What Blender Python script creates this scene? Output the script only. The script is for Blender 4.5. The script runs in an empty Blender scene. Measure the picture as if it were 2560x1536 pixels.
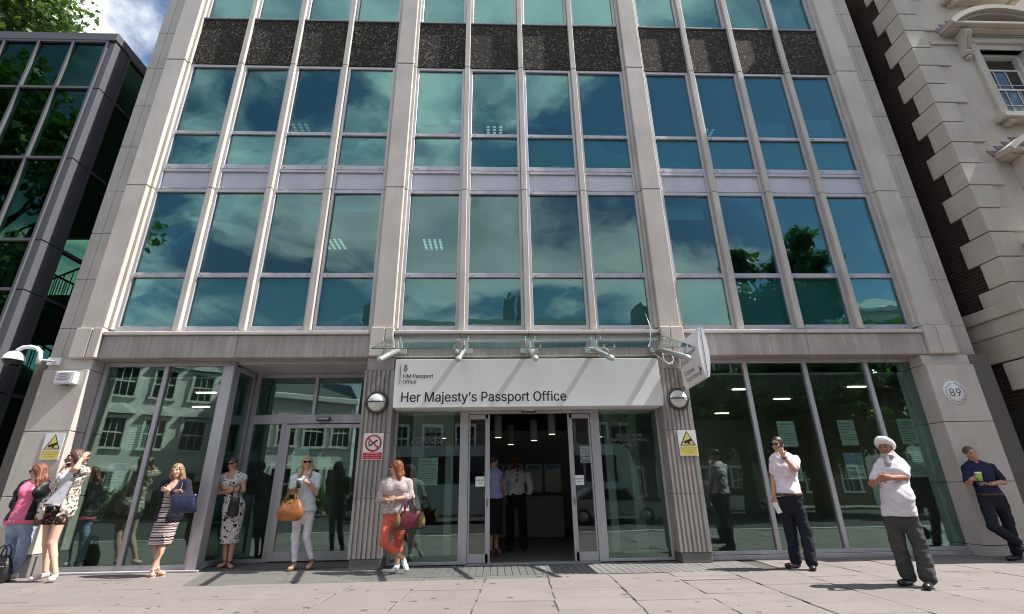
import bpy, bmesh, math, random
import numpy as np
from mathutils import Vector, Matrix
random.seed(7); RNG = np.random.default_rng(7)
S = bpy.context.scene
COL = S.collection
R = math.radians

# ------------------------------------------------------------------ camera
def cam_axes(p, y, r):
    f = np.array([math.sin(y)*math.cos(p), math.cos(y)*math.cos(p), math.sin(p)])
    rt = np.array([math.cos(y), -math.sin(y), 0.0]); up = np.cross(rt, f)
    c, s = math.cos(r), math.sin(r)
    return c*rt+s*up, -s*rt+c*up, f
_r, _u, _f = cam_axes(.3654, .0406, -.0159)
cam = bpy.data.cameras.new('camera'); cam_o = bpy.data.objects.new('camera', cam); COL.objects.link(cam_o)
M = Matrix.Identity(4)
for i in range(3):
    M[i][0] = _r[i]; M[i][1] = _u[i]; M[i][2] = -_f[i]
M[0][3], M[1][3], M[2][3] = 0.0, -9.0, 1.16
cam_o.matrix_world = M
cam.sensor_width = 36.0; cam.lens = 1209/2560*36; cam.clip_start = .05; cam.clip_end = 3000
S.camera = cam_o

# ------------------------------------------------------------------ world, sun, exposure
SUN = Vector((.71, -.08, 1.0)).normalized()          # towards the sun
w = bpy.data.worlds.new('World'); S.world = w; w.use_nodes = True
nt = w.node_tree; nt.nodes.clear()
def wn(t, **k):
    n = nt.nodes.new(t)
    for a, b in k.items(): setattr(n, a, b)
    return n
sky = wn('ShaderNodeTexSky', sky_type='NISHITA', sun_disc=False)
sky.sun_elevation = math.asin(SUN.z); sky.sun_rotation = math.atan2(SUN.x, SUN.y)
sky.air_density = 1.0; sky.dust_density = 0.2; sky.ozone_density = 2.0
tc = wn('ShaderNodeTexCoord'); sep = wn('ShaderNodeSeparateXYZ')
nt.links.new(tc.outputs['Generated'], sep.inputs[0])
zz = wn('ShaderNodeMath', operation='MAXIMUM'); nt.links.new(sep.outputs['Z'], zz.inputs[0]); zz.inputs[1].default_value = 0.0
za = wn('ShaderNodeMath', operation='ADD'); nt.links.new(zz.outputs[0], za.inputs[0]); za.inputs[1].default_value = .22
dx = wn('ShaderNodeMath', operation='DIVIDE'); nt.links.new(sep.outputs['X'], dx.inputs[0]); nt.links.new(za.outputs[0], dx.inputs[1])
dy = wn('ShaderNodeMath', operation='DIVIDE'); nt.links.new(sep.outputs['Y'], dy.inputs[0]); nt.links.new(za.outputs[0], dy.inputs[1])
cmb = wn('ShaderNodeCombineXYZ'); nt.links.new(dx.outputs[0], cmb.inputs[0]); nt.links.new(dy.outputs[0], cmb.inputs[1]); cmb.inputs[2].default_value = 8.03
no = wn('ShaderNodeTexNoise'); no.inputs['Scale'].default_value = 1.9; no.inputs['Detail'].default_value = 9; no.inputs['Roughness'].default_value = .56; no.inputs['Distortion'].default_value = .35
nt.links.new(cmb.outputs[0], no.inputs['Vector'])
rmp = wn('ShaderNodeValToRGB'); rmp.color_ramp.elements[0].position = .455; rmp.color_ramp.elements[1].position = .60
rmp.color_ramp.interpolation = 'EASE'
nt.links.new(no.outputs['Fac'], rmp.inputs[0])
no2 = wn('ShaderNodeTexNoise'); no2.inputs['Scale'].default_value = 4.5; no2.inputs['Detail'].default_value = 6
nt.links.new(cmb.outputs[0], no2.inputs['Vector'])
cr2 = wn('ShaderNodeValToRGB'); cr2.color_ramp.elements[0].position = .35; cr2.color_ramp.elements[0].color = (.62, .66, .74, 1)
cr2.color_ramp.elements[1].position = .62; cr2.color_ramp.elements[1].color = (1, 1, 1, 1)
nt.links.new(no2.outputs['Fac'], cr2.inputs[0])
bg1 = wn('ShaderNodeBackground'); bg1.inputs['Strength'].default_value = .082
nt.links.new(sky.outputs[0], bg1.inputs['Color'])
bg2 = wn('ShaderNodeBackground'); bg2.inputs['Strength'].default_value = .9
nt.links.new(cr2.outputs[0], bg2.inputs['Color'])
mxw = wn('ShaderNodeMixShader'); nt.links.new(rmp.outputs[0], mxw.inputs[0]); nt.links.new(bg1.outputs[0], mxw.inputs[1]); nt.links.new(bg2.outputs[0], mxw.inputs[2])
wo = wn('ShaderNodeOutputWorld'); nt.links.new(mxw.outputs[0], wo.inputs['Surface'])

sl = bpy.data.lights.new('sun', 'SUN'); sl.energy = 4.8; sl.angle = R(.53); sl.color = (1.0, .955, .89)
so = bpy.data.objects.new('sun', sl); COL.objects.link(so)
so.rotation_euler = SUN.to_track_quat('Z', 'Y').to_euler()
S.view_settings.view_transform = 'Standard'; S.view_settings.look = 'None'
S.view_settings.gamma = 1; S.view_settings.use_curve_mapping = False; S.view_settings.exposure = 1.05
cy = S.cycles
cy.use_denoising = True; cy.max_bounces = 8; cy.diffuse_bounces = 3; cy.glossy_bounces = 4; cy.transmission_bounces = 4
cy.transparent_max_bounces = 20; cy.caustics_reflective = False; cy.caustics_refractive = False
cy.sample_clamp_indirect = 6.0; cy.pixel_filter_type = 'BLACKMAN_HARRIS'; cy.filter_width = 1.05

# ------------------------------------------------------------------ scene helpers
def tag(o, label=None, cat=None, group=None, kind=None):
    if label: o['label'] = label
    if cat: o['category'] = cat
    if group: o['group'] = group
    if kind: o['kind'] = kind
    return o
def empty(name, loc=(0, 0, 0), label=None, cat=None, group=None, parent=None):
    o = bpy.data.objects.new(name, None); COL.objects.link(o); o.location = loc; o.empty_display_size = .2
    if parent: o.parent = parent; o.matrix_parent_inverse = PINV(parent)
    return tag(o, label, cat, group)
def link(name, me, mat=None, parent=None, loc=None):
    o = bpy.data.objects.new(name, me); COL.objects.link(o)
    if mat is not None and len(me.materials) == 0: me.materials.append(mat)
    if parent is not None:
        o.parent = parent
        # meshes are written in world coordinates: cancel the parent's own place
        o.matrix_parent_inverse = PINV(parent)
    if loc is not None: o.location = loc
    return o
def PINV(p): return Matrix.Translation(-p.location)     # every object here is placed in world coordinates

class MB:
    """collects shapes with a material slot per face; build() links them as one mesh object"""
    def __init__(s): s.bm = bmesh.new(); s.mats = []
    def slot(s, m):
        if m is None: return 0
        if m not in s.mats: s.mats.append(m)
        return s.mats.index(m)
    def box(s, x0, x1, y0, y1, z0, z1, ch=0, m=None):
        k = s.slot(m)
        b = bmesh.new(); bmesh.ops.create_cube(b, size=1)
        for v in b.verts:
            v.co = Vector((x0+(v.co.x+.5)*(x1-x0), y0+(v.co.y+.5)*(y1-y0), z0+(v.co.z+.5)*(z1-z0)))
        if ch: bmesh.ops.bevel(b, geom=list(b.edges), offset=ch, segments=1, affect='EDGES', profile=.5)
        s.merge(b, k); return s
    def merge(s, b, k=0, mtx=None):
        mp = {}
        for v in b.verts: mp[v] = s.bm.verts.new(mtx @ v.co if mtx else v.co)
        for f in b.faces:
            try: nf = s.bm.faces.new([mp[v] for v in f.verts]); nf.material_index = k; nf.smooth = f.smooth
            except ValueError: pass
        b.free()
    def quad(s, pts, m=None):
        f = s.bm.faces.new([s.bm.verts.new(p) for p in pts]); f.material_index = s.slot(m); return s
    def prism(s, poly, axis, a0, a1, m=None):
        """poly: 2D outline; axis 'x','y','z' = extrusion axis"""
        k = s.slot(m)
        def P(p, a):
            return {'x': (a, p[0], p[1]), 'y': (p[0], a, p[1]), 'z': (p[0], p[1], a)}[axis]
        A = [s.bm.verts.new(P(p, a0)) for p in poly]; B = [s.bm.verts.new(P(p, a1)) for p in poly]
        n = len(poly); fs = [s.bm.faces.new(A), s.bm.faces.new(B[::-1])]
        for i in range(n): fs.append(s.bm.faces.new([A[i], B[i], B[(i+1) % n], A[(i+1) % n]][::-1]))
        for f in fs: f.material_index = k
        return s
    def tube(s, pts, rad, seg=10, m=None, caps=True, smooth=True):
        k = s.slot(m); pts = [Vector(p) for p in pts]; n = len(pts)
        rads = rad if isinstance(rad, (list, tuple)) else [rad]*n
        rings = []; prev = None
        for i, p in enumerate(pts):
            t = (pts[min(i+1, n-1)]-pts[max(i-1, 0)]).normalized()
            if prev is None:
                a = Vector((0, 0, 1)) if abs(t.z) < .9 else Vector((1, 0, 0)); u = t.cross(a).normalized()
            else: u = (prev-t*prev.dot(t)).normalized()
            prev = u; v = t.cross(u)
            rings.append([s.bm.verts.new(p+(u*math.cos(j*2*math.pi/seg)+v*math.sin(j*2*math.pi/seg))*rads[i]) for j in range(seg)])
        for i in range(n-1):
            for j in range(seg):
                f = s.bm.faces.new([rings[i][j], rings[i][(j+1) % seg], rings[i+1][(j+1) % seg], rings[i+1][j]]); f.material_index = k; f.smooth = smooth
        if caps:
            f = s.bm.faces.new(rings[0][::-1]); f.material_index = k
            f = s.bm.faces.new(rings[-1]); f.material_index = k
        return s
    def lathe(s, prof, c, axis='z', seg=24, m=None, smooth=True, a0=0, a1=2*math.pi):
        """prof: (radius, height) pairs about an axis through c"""
        k = s.slot(m); c = Vector(c); full = abs(a1-a0-2*math.pi) < 1e-6; nn = seg if full else seg+1
        def P(r, h, a):
            x, y = r*math.cos(a), r*math.sin(a)
            return c+{'z': Vector((x, y, h)), 'y': Vector((x, h, y)), 'x': Vector((h, x, y))}[axis]
        rr = []
        for r, h in prof:
            if r < 1e-6: v = s.bm.verts.new(P(0, h, 0)); rr.append([v]*nn)
            else: rr.append([s.bm.verts.new(P(r, h, a0+(a1-a0)*j/seg)) for j in range(nn)])
        for i in range(len(rr)-1):
            for j in range(seg):
                q = [rr[i][j], rr[i][(j+1) % nn], rr[i+1][(j+1) % nn], rr[i+1][j]]
                q2 = []
                for v in q:
                    if v not in q2: q2.append(v)
                if len(q2) > 2:
                    try: f = s.bm.faces.new(q2); f.material_index = k; f.smooth = smooth
                    except ValueError: pass
        return s
    def mesh(s, name, fix=True):
        if fix: bmesh.ops.recalc_face_normals(s.bm, faces=list(s.bm.faces))
        me = bpy.data.meshes.new(name); s.bm.to_mesh(me); s.bm.free()
        for m in s.mats: me.materials.append(m)
        return me
    def build(s, name, mat=None, parent=None, loc=None):
        return link(name, s.mesh(name), mat, parent, loc)
def boxo(name, b, mat, parent=None, ch=0):
    return MB().box(*b, ch=ch).build(name, mat, parent)

FONT = None
try:
    import os
    FONT = bpy.data.fonts.load(os.path.join(bpy.utils.system_resource('DATAFILES'), 'fonts', 'Inter.woff2'))
except Exception:
    FONT = None
from mathutils.geometry import delaunay_2d_cdt
def text_mesh(txt, size, extrude=.0, align='LEFT', spacing=1.0, line=1.0, offset=0.0):
    """flat lettering: glyph outlines filled by winding number"""
    cu = bpy.data.curves.new('lettering', 'FONT'); cu.body = txt; cu.size = size*(1.37 if FONT else 1.0); cu.fill_mode = 'NONE'
    cu.align_x = align; cu.space_character = spacing; cu.space_line = line; cu.resolution_u = 3 if size > .04 else 1
    if FONT: cu.font = FONT
    o = bpy.data.objects.new('tmp_lettering', cu); COL.objects.link(o)
    bpy.context.view_layer.update()
    me = bpy.data.meshes.new_from_object(o.evaluated_get(bpy.context.evaluated_depsgraph_get()))
    bpy.data.objects.remove(o)
    V = np.array([v.co[:2] for v in me.vertices]); E = np.array([e.vertices[:] for e in me.edges])
    bpy.data.meshes.remove(me)
    if offset:
        n = len(V); V = np.concatenate([V+(dx, dy) for dx, dy in ((-offset, 0), (offset, 0), (0, offset*.7))]); E = np.concatenate([E+k*n for k in range(3)])
    # keep the outline direction that Blender gives the glyph loops
    vs, es, fs, *_ = delaunay_2d_cdt([Vector(v) for v in V], [tuple(map(int, e)) for e in E], [], 0, 1e-6, False)
    P = np.array([v[:] for v in vs]); F = np.array([f for f in fs]); C = P[F].mean(1)
    a, b = V[E[:, 0]], V[E[:, 1]]; wn_ = np.zeros(len(C), int)
    for k0 in range(0, len(C), 2000):
        c = C[k0:k0+2000]; y = c[:, 1][:, None]
        up = (a[None, :, 1] <= y) & (b[None, :, 1] > y); dn = (a[None, :, 1] > y) & (b[None, :, 1] <= y)
        cr = (b[:, 0]-a[:, 0])[None]*(y-a[None, :, 1])-(c[:, 0][:, None]-a[None, :, 0])*(b[:, 1]-a[:, 1])[None]
        wn_[k0:k0+2000] = (up & (cr > 0)).sum(1)-(dn & (cr < 0)).sum(1)
    keep = F[wn_ != 0]
    out = bpy.data.meshes.new('lettering'); out.from_pydata([(x, y, 0) for x, y in P], [], [tuple(map(int, f)) for f in keep]); out.update()
    return out
def text(txt, size, loc, mat, parent, align='LEFT', spacing=1.0, line=1.0, name='lettering', rot=None, extrude=.0, width=None, offset=0.0):
    """upright lettering that faces the street (-y) unless rot says otherwise"""
    me = text_mesh(txt, size, extrude, align, spacing, line, offset)
    if width:
        xs = [v.co.x for v in me.vertices]; k = width/max(1e-6, max(xs)-min(xs))
        for v in me.vertices: v.co.x *= k
    mt = Matrix.Translation(Vector(loc)) @ (rot or Matrix.Rotation(math.pi/2, 4, 'X'))
    me.transform(mt); me.materials.clear()
    return link(name, me, mat, parent)

# ------------------------------------------------------------------ materials
def mat_new(name, base=(.5, .5, .5), rough=.6, metal=0.0, spec=.5):
    m = bpy.data.materials.new(name); m.use_nodes = True
    b = m.node_tree.nodes['Principled BSDF']
    b.inputs['Base Color'].default_value = (*base, 1); b.inputs['Roughness'].default_value = rough
    b.inputs['Metallic'].default_value = metal
    b.inputs['Specular IOR Level'].default_value = spec
    return m
class G:
    """small node-graph helper"""
    def __init__(s, m): s.m = m; s.t = m.node_tree; s.b = s.t.nodes.get('Principled BSDF')
    def n(s, t, ins=None, **props):
        q = s.t.nodes.new(t)
        for a, b in props.items(): setattr(q, a, b)
        for a, b in (ins or {}).items():
            if hasattr(b, 'is_linked') or hasattr(b, 'links'): s.t.links.new(b, q.inputs[a])
            else: q.inputs[a].default_value = b
        return q
    def pos(s): return s.n('ShaderNodeNewGeometry').outputs['Position']
    def obj(s): return s.n('ShaderNodeTexCoord').outputs['Object']
    def rand(s): return s.n('ShaderNodeObjectInfo').outputs['Random']
    def scale(s, v, sc): return s.n('ShaderNodeVectorMath', {0: v, 1: sc}, operation='MULTIPLY').outputs[0]
    def noise(s, v, scale, detail=4, rough=.55, dist=0):
        return s.n('ShaderNodeTexNoise', {'Vector': v, 'Scale': scale, 'Detail': detail, 'Roughness': rough, 'Distortion': dist}).outputs['Fac']
    def vor(s, v, scale, feature='F1', out='Distance'):
        return s.n('ShaderNodeTexVoronoi', {'Vector': v, 'Scale': scale}, feature=feature).outputs[out]
    def ramp(s, f, stops, interp='LINEAR'):
        r = s.n('ShaderNodeValToRGB', {0: f}); r.color_ramp.interpolation = interp
        e = r.color_ramp.elements
        while len(e) < len(stops): e.new(.5)
        for i, (p, c) in enumerate(stops):
            e[i].position = p; e[i].color = (*c, 1) if len(c) == 3 else c
        return r.outputs[0]
    def gray(s, f, a, b, lo=0., hi=1.):
        return s.n('ShaderNodeMapRange', {0: f, 1: a, 2: b, 3: lo, 4: hi}).outputs[0]
    def mix(s, f, a, b, mode='MIX'):
        q = s.n('ShaderNodeMix', data_type='RGBA', blend_type=mode)
        for i, v in ((0, f), (6, a), (7, b)):
            if hasattr(v, 'links'): s.t.links.new(v, q.inputs[i])
            else: q.inputs[i].default_value = v if i == 0 else ((*v, 1) if len(v) == 3 else v)
        return q.outputs[2]
    def math(s, op, a, b=0.0):
        q = s.n('ShaderNodeMath', operation=op)
        for i, v in ((0, a), (1, b)):
            if hasattr(v, 'links'): s.t.links.new(v, q.inputs[i])
            else: q.inputs[i].default_value = v
        return q.outputs[0]
    def bump(s, h, strength=.3, dist=.01):
        s.t.links.new(s.n('ShaderNodeBump', {'Height': h, 'Strength': strength, 'Distance': dist}).outputs[0], s.b.inputs['Normal'])
    def set(s, name, v): s.t.links.new(v, s.b.inputs[name])

def stone(name, base, var=.12, speck=.25, streak=0.0, rough=.85, fine=60, bump=.35, soot=.0):
    m = mat_new(name, base, rough, spec=.3); g = G(m); p = g.pos()
    c = g.mix(g.gray(g.noise(p, 1.3, 5), .3, .7), tuple(x*(1-var) for x in base), tuple(min(1, x*(1+var)) for x in base))
    c = g.mix(g.gray(g.rand(), 0, 1, -.0, .16), c, tuple(x*.72 for x in base))
    fn = g.noise(p, fine, 3, .7)
    c = g.mix(g.gray(fn, .35, .7, 0, speck), c, tuple(x*.5 for x in base))
    if streak:
        sp = g.scale(p, (9., 9., .35)); sn = g.noise(sp, 2.2, 5, .62)
        c = g.mix(g.gray(sn, .45, .72, 0, streak), c, tuple(min(1, x*1.75) for x in base))
        sn2 = g.noise(g.scale(p, (3., 3., .5)), 1.7, 4)
        c = g.mix(g.gray(sn2, .45, .75, 0, streak*.9), c, tuple(x*.45 for x in base))
    if soot:
        sn3 = g.noise(g.scale(p, (1.4, 1.4, .8)), 1.2, 6, .6)
        c = g.mix(g.gray(sn3, .48, .75, 0, soot), c, tuple(x*.55 for x in base))
    g.set('Base Color', c); g.bump(fn, bump, .004)
    return m
MAT = {}
MAT['stone'] = stone('pale_cast_stone', (.565, .52, .47), var=.10, speck=.2, streak=.09, soot=.36)
MAT['beam'] = stone('weathered_beam_stone', (.42, .375, .345), var=.18, speck=.3, streak=.36, soot=.55, fine=45)
MAT['ledge'] = stone('ledge_stone', (.56, .515, .48), var=.1, speck=.2, streak=.1)
MAT['flute'] = stone('fluted_column_stone', (.37, .34, .315), var=.14, speck=.3, streak=.35, soot=.35, fine=50)
MAT['plinth'] = stone('dark_plinth_stone', (.19, .175, .165), var=.2, speck=.4, soot=.3)
MAT['core'] = mat_new('joint_mortar', (.13, .12, .11), .9)
MAT['alu'] = mat_new('grey_aluminium', (.36, .355, .385), .42, .25)
MAT['alud'] = mat_new('dark_aluminium', (.17, .17, .185), .45, .2)
g = G(MAT['alu']); g.set('Base Color', g.mix(g.gray(g.noise(g.scale(g.pos(), (2, 2, .4)), 2.5, 4), .35, .7), (.42, .41, .435), (.52, .505, .525)))
MAT['panel'] = mat_new('pale_lilac_panel', (.47, .465, .53), .35)
g = G(MAT['panel']); g.set('Base Color', g.mix(g.gray(g.noise(g.pos(), 1.1, 3), .4, .65), (.52, .505, .56), (.60, .58, .63)))
m = MAT['aggregate'] = mat_new('black_exposed_aggregate', (.05, .047, .04), .9, spec=.15); g = G(m); p = g.pos()
v1 = g.vor(p, 55, out='Color'); sp = g.n('ShaderNodeSeparateColor', {0: v1}).outputs[0]
c = g.mix(g.gray(sp, .78, .98), (.022, .020, .016), (.19, .175, .145))
v2 = g.n('ShaderNodeSeparateColor', {0: g.vor(p, 26, out='Color')}).outputs[1]; c = g.mix(g.gray(v2, .86, .97, 0, .75), c, (.24, .22, .18)); c = g.mix(g.gray(g.noise(g.scale(p, (2.5, 2.5, .6)), 1.6, 5), .42, .68, 0, .75), c, (.034, .031, .025)); c = g.mix(g.gray(g.rand(), 0, 1, 0, .35), c, (.05, .045, .036)); g.set('Base Color', c)
g.bump(g.vor(p, 55), .7, .01)

def glass(name, tint, refl, rough=0.0, base=.12, fres=.75, wave=.0, wscale=.9):
    m = bpy.data.materials.new(name); m.use_nodes = True; t = m.node_tree; t.nodes.clear(); g = G(m)
    lw = g.n('ShaderNodeFresnel', {'IOR': 1.5})
    fac = g.n('ShaderNodeMath', {0: g.n('ShaderNodeMath', {0: lw.outputs[0], 1: fres}, operation='MULTIPLY').outputs[0], 1: base}, operation='ADD', use_clamp=True)
    tr = g.n('ShaderNodeBsdfTransparent', {'Color': (*tint, 1)})
    gl = g.n('ShaderNodeBsdfGlossy', {'Color': (*refl, 1), 'Roughness': rough})
    if wave:
        b = g.n('ShaderNodeBump', {'Height': g.noise(g.pos(), wscale, 2, .4), 'Strength': wave, 'Distance': .02})
        t.links.new(b.outputs[0], gl.inputs['Normal'])
    mx = g.n('ShaderNodeMixShader', {0: fac.outputs[0], 1: tr.outputs[0], 2: gl.outputs[0]})
    o = g.n('ShaderNodeOutputMaterial'); t.links.new(mx.outputs[0], o.inputs[0])
    return m
MAT['gl_up'] = glass('teal_solar_glass', (.60, .80, .80), (.56, .77, .73), base=.082, fres=.65, wave=.2, wscale=1.3)
MAT['gl_low'] = glass('green_float_glass', (.84, .955, .905), (.74, .95, .89), base=.085, fres=.75, wave=.12, wscale=.8)
MAT['gl_clear'] = glass('clear_canopy_glass', (.93, .975, .96), (.9, .97, .95), base=.05, fres=.8)
MAT['gl_dark'] = glass('dark_green_glass', (.36, .56, .45), (.46, .66, .56), base=.03, fres=.45, wave=.12, wscale=1.4)
def plain(name, c, rough=.6, metal=0., spec=.5):
    MAT[name] = mat_new(name.replace('_', ' '), c, rough, metal, spec); return MAT[name]
plain('white_paint', (.78, .77, .78), .35); plain('black_print', (.012, .012, .014), .5); plain('red_print', (.55, .025, .03), .45)
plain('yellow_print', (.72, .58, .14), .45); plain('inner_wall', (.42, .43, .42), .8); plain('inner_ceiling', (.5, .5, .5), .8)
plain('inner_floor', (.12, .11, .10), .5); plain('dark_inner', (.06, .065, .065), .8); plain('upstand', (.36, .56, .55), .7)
plain('paper', (.75, .78, .76), .6); plain('blue_print', (.05, .14, .33), .5); plain('grey_print', (.13, .14, .15), .5); plain('steel', (.47, .47, .47), .45, .5)
plain('blind', (.55, .6, .6), .7)
def emit(name, c, st):
    m = bpy.data.materials.new(name); m.use_nodes = True; b = m.node_tree.nodes['Principled BSDF']
    b.inputs['Base Color'].default_value = (*c, 1); b.inputs['Emission Color'].default_value = (*c, 1); b.inputs['Emission Strength'].default_value = st
    MAT[name] = m; return m
emit('lamp_warm', (1, .88, .64), .9); emit('strip_light', (1, .92, .74), 5.0); emit('lamp_cool', (.95, .95, .78), .4); emit('lamp_yellow', (.95, .8, .3), .9)
# ------------------------------------------------------------------ ground
def paving(name, base, var=.1, gum=True):
    m = mat_new(name, base, .82, spec=.3); g = G(m); p = g.pos()
    c = g.mix(g.gray(g.noise(p, .9, 5), .3, .7), tuple(x*(1-var) for x in base), tuple(x*(1+var) for x in base))
    c = g.mix(g.gray(g.rand(), 0, 1, 0, .22), c, tuple(x*.78 for x in base))
    fn = g.noise(p, 90, 3, .7)
    c = g.mix(g.gray(fn, .4, .7, 0, .22), c, tuple(x*.5 for x in base))
    st = g.noise(g.scale(p, (1., 1.6, 1.)), 2.6, 6, .65, .6)
    c = g.mix(g.gray(st, .52, .72, 0, .42), c, tuple(x*.62 for x in base))
    if gum:
        wob = g.n('ShaderNodeVectorMath', {0: p, 1: g.scale(g.n('ShaderNodeTexNoise', {'Vector': p, 'Scale': 20.}).outputs['Color'], (.03, .03, 0))}, operation='ADD').outputs[0]
        v = g.n('ShaderNodeTexVoronoi', {'Vector': g.scale(wob, (1, 1, 0)), 'Scale': 4.4, 'Randomness': 1.})
        thr = g.gray(g.n('ShaderNodeSeparateColor', {0: v.outputs['Color']}).outputs[0], .25, 1, .0, .046)
        spot = g.math('LESS_THAN', v.outputs['Distance'], g.math('MULTIPLY', thr, 4.4))
        c = g.mix(g.math('MULTIPLY', spot, .8), c, tuple(x*.3 for x in base))
    g.set('Base Color', c); g.bump(fn, .3, .003)
    return m
MAT['slab'] = paving('buff_paving_slab', (.195, .175, .165))
MAT['slab_agg'] = paving('rough_aggregate_slab', (.21, .18, .165), .2, False)
MAT['bed'] = mat_new('paving_joint_sand', (.075, .07, .058), .95)
g = G(MAT['bed']); g.set('Base Color', g.mix(g.gray(g.noise(g.pos(), 2.0, 4), .5, .7), (.075, .067, .057), (.06, .063, .042)))
MAT['paver'] = paving('grey_block_paver', (.155, .15, .145), .15, False)
MAT['asphalt'] = stone('asphalt', (.055, .055, .056), var=.2, speck=.4, fine=120)

road = MB(); road.quad([(-900, -900, -.14), (900, -900, -.14), (900, 900, -.14), (-900, 900, -.14)])
tag(road.build('road', MAT['asphalt']), kind='structure')
PAVE_Y0 = -6.2
pav = boxo('pavement', (-60, 60, PAVE_Y0, 14, -.139, -.012), MAT['bed']); tag(pav, kind='structure')
kerb = MB()
for i in range(60): kerb.box(-60+i*2+.005, -58+i*2-.005, PAVE_Y0-.16, PAVE_Y0-.006, -.139, .0, ch=.01)
tag(kerb.build('kerb', MAT['ledge']), kind='structure')

def slab_mesh(w, d, t=.05):
    return MB().box(-w/2, w/2, -d/2, d/2, -t, 0, ch=.006).mesh('paving_slab')
SKEW = math.tan(R(3.2)); slabs = {}
COLW = .905
def in_pavers(x, y): return -2.25 < x < 4.25 and y > -.86
cols = range(-12, 13)
rr = random.Random(3)
for ci in cols:
    xc = .22+ci*COLW
    y = -5.9+((ci % 2)*.33+rr.uniform(-.05, .05))
    while y < .34:
        d = rr.choice([.62, .62, .74, .5])
        top = .34
        xm = xc+SKEW*(y+3)
        if -2.25 < xm < 4.25: top = -.87
        d = min(d, top-y)
        if d < .12: break
        key = round(d, 2)
        agg = (round(xc, 1), 0) in () 
        if (key,) not in slabs:
            me = slab_mesh(COLW-.012, key-.012); me.materials.append(MAT['slab']); slabs[(key,)] = me
        yc = y+d/2
        o = link('paving_slab', slabs[(key,)], None, pav, (xc+SKEW*(yc+3), yc, rr.uniform(-.004, .004)))
        o.rotation_euler = (rr.uniform(-.004, .004), rr.uniform(-.004, .004), -math.atan(SKEW)*.4)
        y += d
# outer field, past the picture's edges, as plain sheets of the same stone
for x0, x1 in ((-60, -11.5), (12.2, 60)):
    boxo('paving_sheet', (x0, x1, PAVE_Y0+.01, -.02, -.03, -.006), MAT['slab'], pav)
# dark aggregate strips let into the slabs
for x, y, wd, d in ((3.0, -1.55, .86, .1), (4.65, -1.5, .8, .1), (6.9, -1.35, .9, .12), (-5.2, -2.55, 1.15, .42)):
    boxo('aggregate_strip', (x-wd/2, x+wd/2, y-d/2, y+d/2, -.02, .006), MAT['slab_agg'], pav)
# block pavers before the entrance
pm = MB().box(-.054, .054, -.112, .112, -.05, 0, ch=.005).mesh('block_paver'); pm.materials.append(MAT['paver'])
k = 0
for i in range(56):
    x = -2.17+i*.114
    yy = -.84+(.115 if i % 2 else 0)
    if i % 2: 
        o = link('block_paver', pm, None, pav, (x, -.785, .001)); o.scale = (1, .48, 1)
    for j in range(5):
        yc = yy+.112+j*.23
        if yc > .34 or k > 297: break
        o = link('block_paver', pm, None, pav, (x, yc, rr.uniform(-.002, .003))); k += 1

# ------------------------------------------------------------------ the office building
B = empty('office_building', (.68, .5, 0), 'wide modern office block with pale stone piers, teal windows and glazed ground floor', 'building')
PIERX = [(-7.85, -7.41), (-2.35, -1.95), (3.30, 3.72), (8.68, 9.20)]
ZJ = [4.19, 7.42, 11.0, 14.3, 16.6]
for i, (a, b) in enumerate(PIERX):
    c = MB().box(a+.012, b-.012, .012, .55, 3.62, 16.55)
    pr = c.build('pier', MAT['core'], B)
    for z0, z1 in zip(ZJ[:-1], ZJ[1:]):
        boxo('stone_block', (a, b, 0, .5, z0+.006, z1-.006), MAT['stone'], pr, ch=.014)
        # stepped reveals beside the windows
        if i > 0: boxo('reveal_stone', (a-.065, a-.002, .09, .5, z0+.006, z1-.006), MAT['stone'], pr, ch=.008)
        if i < 3: boxo('reveal_stone', (b+.002, b+.065, .09, .5, z0+.006, z1-.006), MAT['stone'], pr, ch=.008)
    mid = (a+b)/2+(.06 if i < 2 else -.03)
    for xa, xb in ((a-.02, mid-.004), (mid+.004, b+.02)):
        boxo('base_block', (xa, xb, -.05, .45, 3.60, 4.184), MAT['stone'], pr, ch=.014)
# outer strips beside the end piers
OJ = [3.6, 4.28, 5.34, 6.40, 7.46, 8.65, 9.84, 11.02, 12.2, 13.4, 14.6, 16.6]
for xs in (((-8.5, -8.285), (-8.28, -7.87)), ((9.22, 9.63), (9.635, 9.9))):
    q = boxo('outer_strip', (xs[0][0]+.015, xs[1][1]-.015, .32, .9, 0, 16.5), MAT['core'], B)
    for xa, xb in xs:
        for z0, z1 in zip(OJ[:-1], OJ[1:]):
            boxo('stone_block', (xa, xb, .30, .8, z0+.005, z1-.005), MAT['stone'], q, ch=.006)
# ground-floor end piers
def end_pier(x0, x1, xin, xe0, xe1):
    q = boxo('ground_pier', (min(x0, xe0)+.02, max(x1, xe1)-.02, .06, .8, 0, 3.6), MAT['core'], B)
    zs = [.17 if x0 > 0 else .32, 1.21, 2.28, 3.39]
    for z0, z1 in zip(zs[:-1], zs[1:]):
        boxo('stone_block', (x0, x1, 0, .6, z0+.005, z1-.005), MAT['stone'], q, ch=.008)
        boxo('stone_block', (xe0, xe1, .14, .6, z0+.005, z1-.005), MAT['stone'], q, ch=.006)
    boxo('stone_block', (x0, x1, .05, .6, 3.395, 3.595), MAT['ledge'], q, ch=.006)
    boxo('stone_block', (xe0, xe1, .16, .6, 3.395, 3.595), MAT['ledge'], q, ch=.006)
    boxo('plinth_block', (x0+.003, x1-.003, .012, .62, 0, zs[0]-.004), MAT['plinth'] if x0 < 0 else MAT['ledge'], q, ch=.006)
end_pier(-8.25, -7.46, 0, -8.5, -8.255)
end_pier(8.49, 9.46, 0, 9.465, 9.9)

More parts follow.
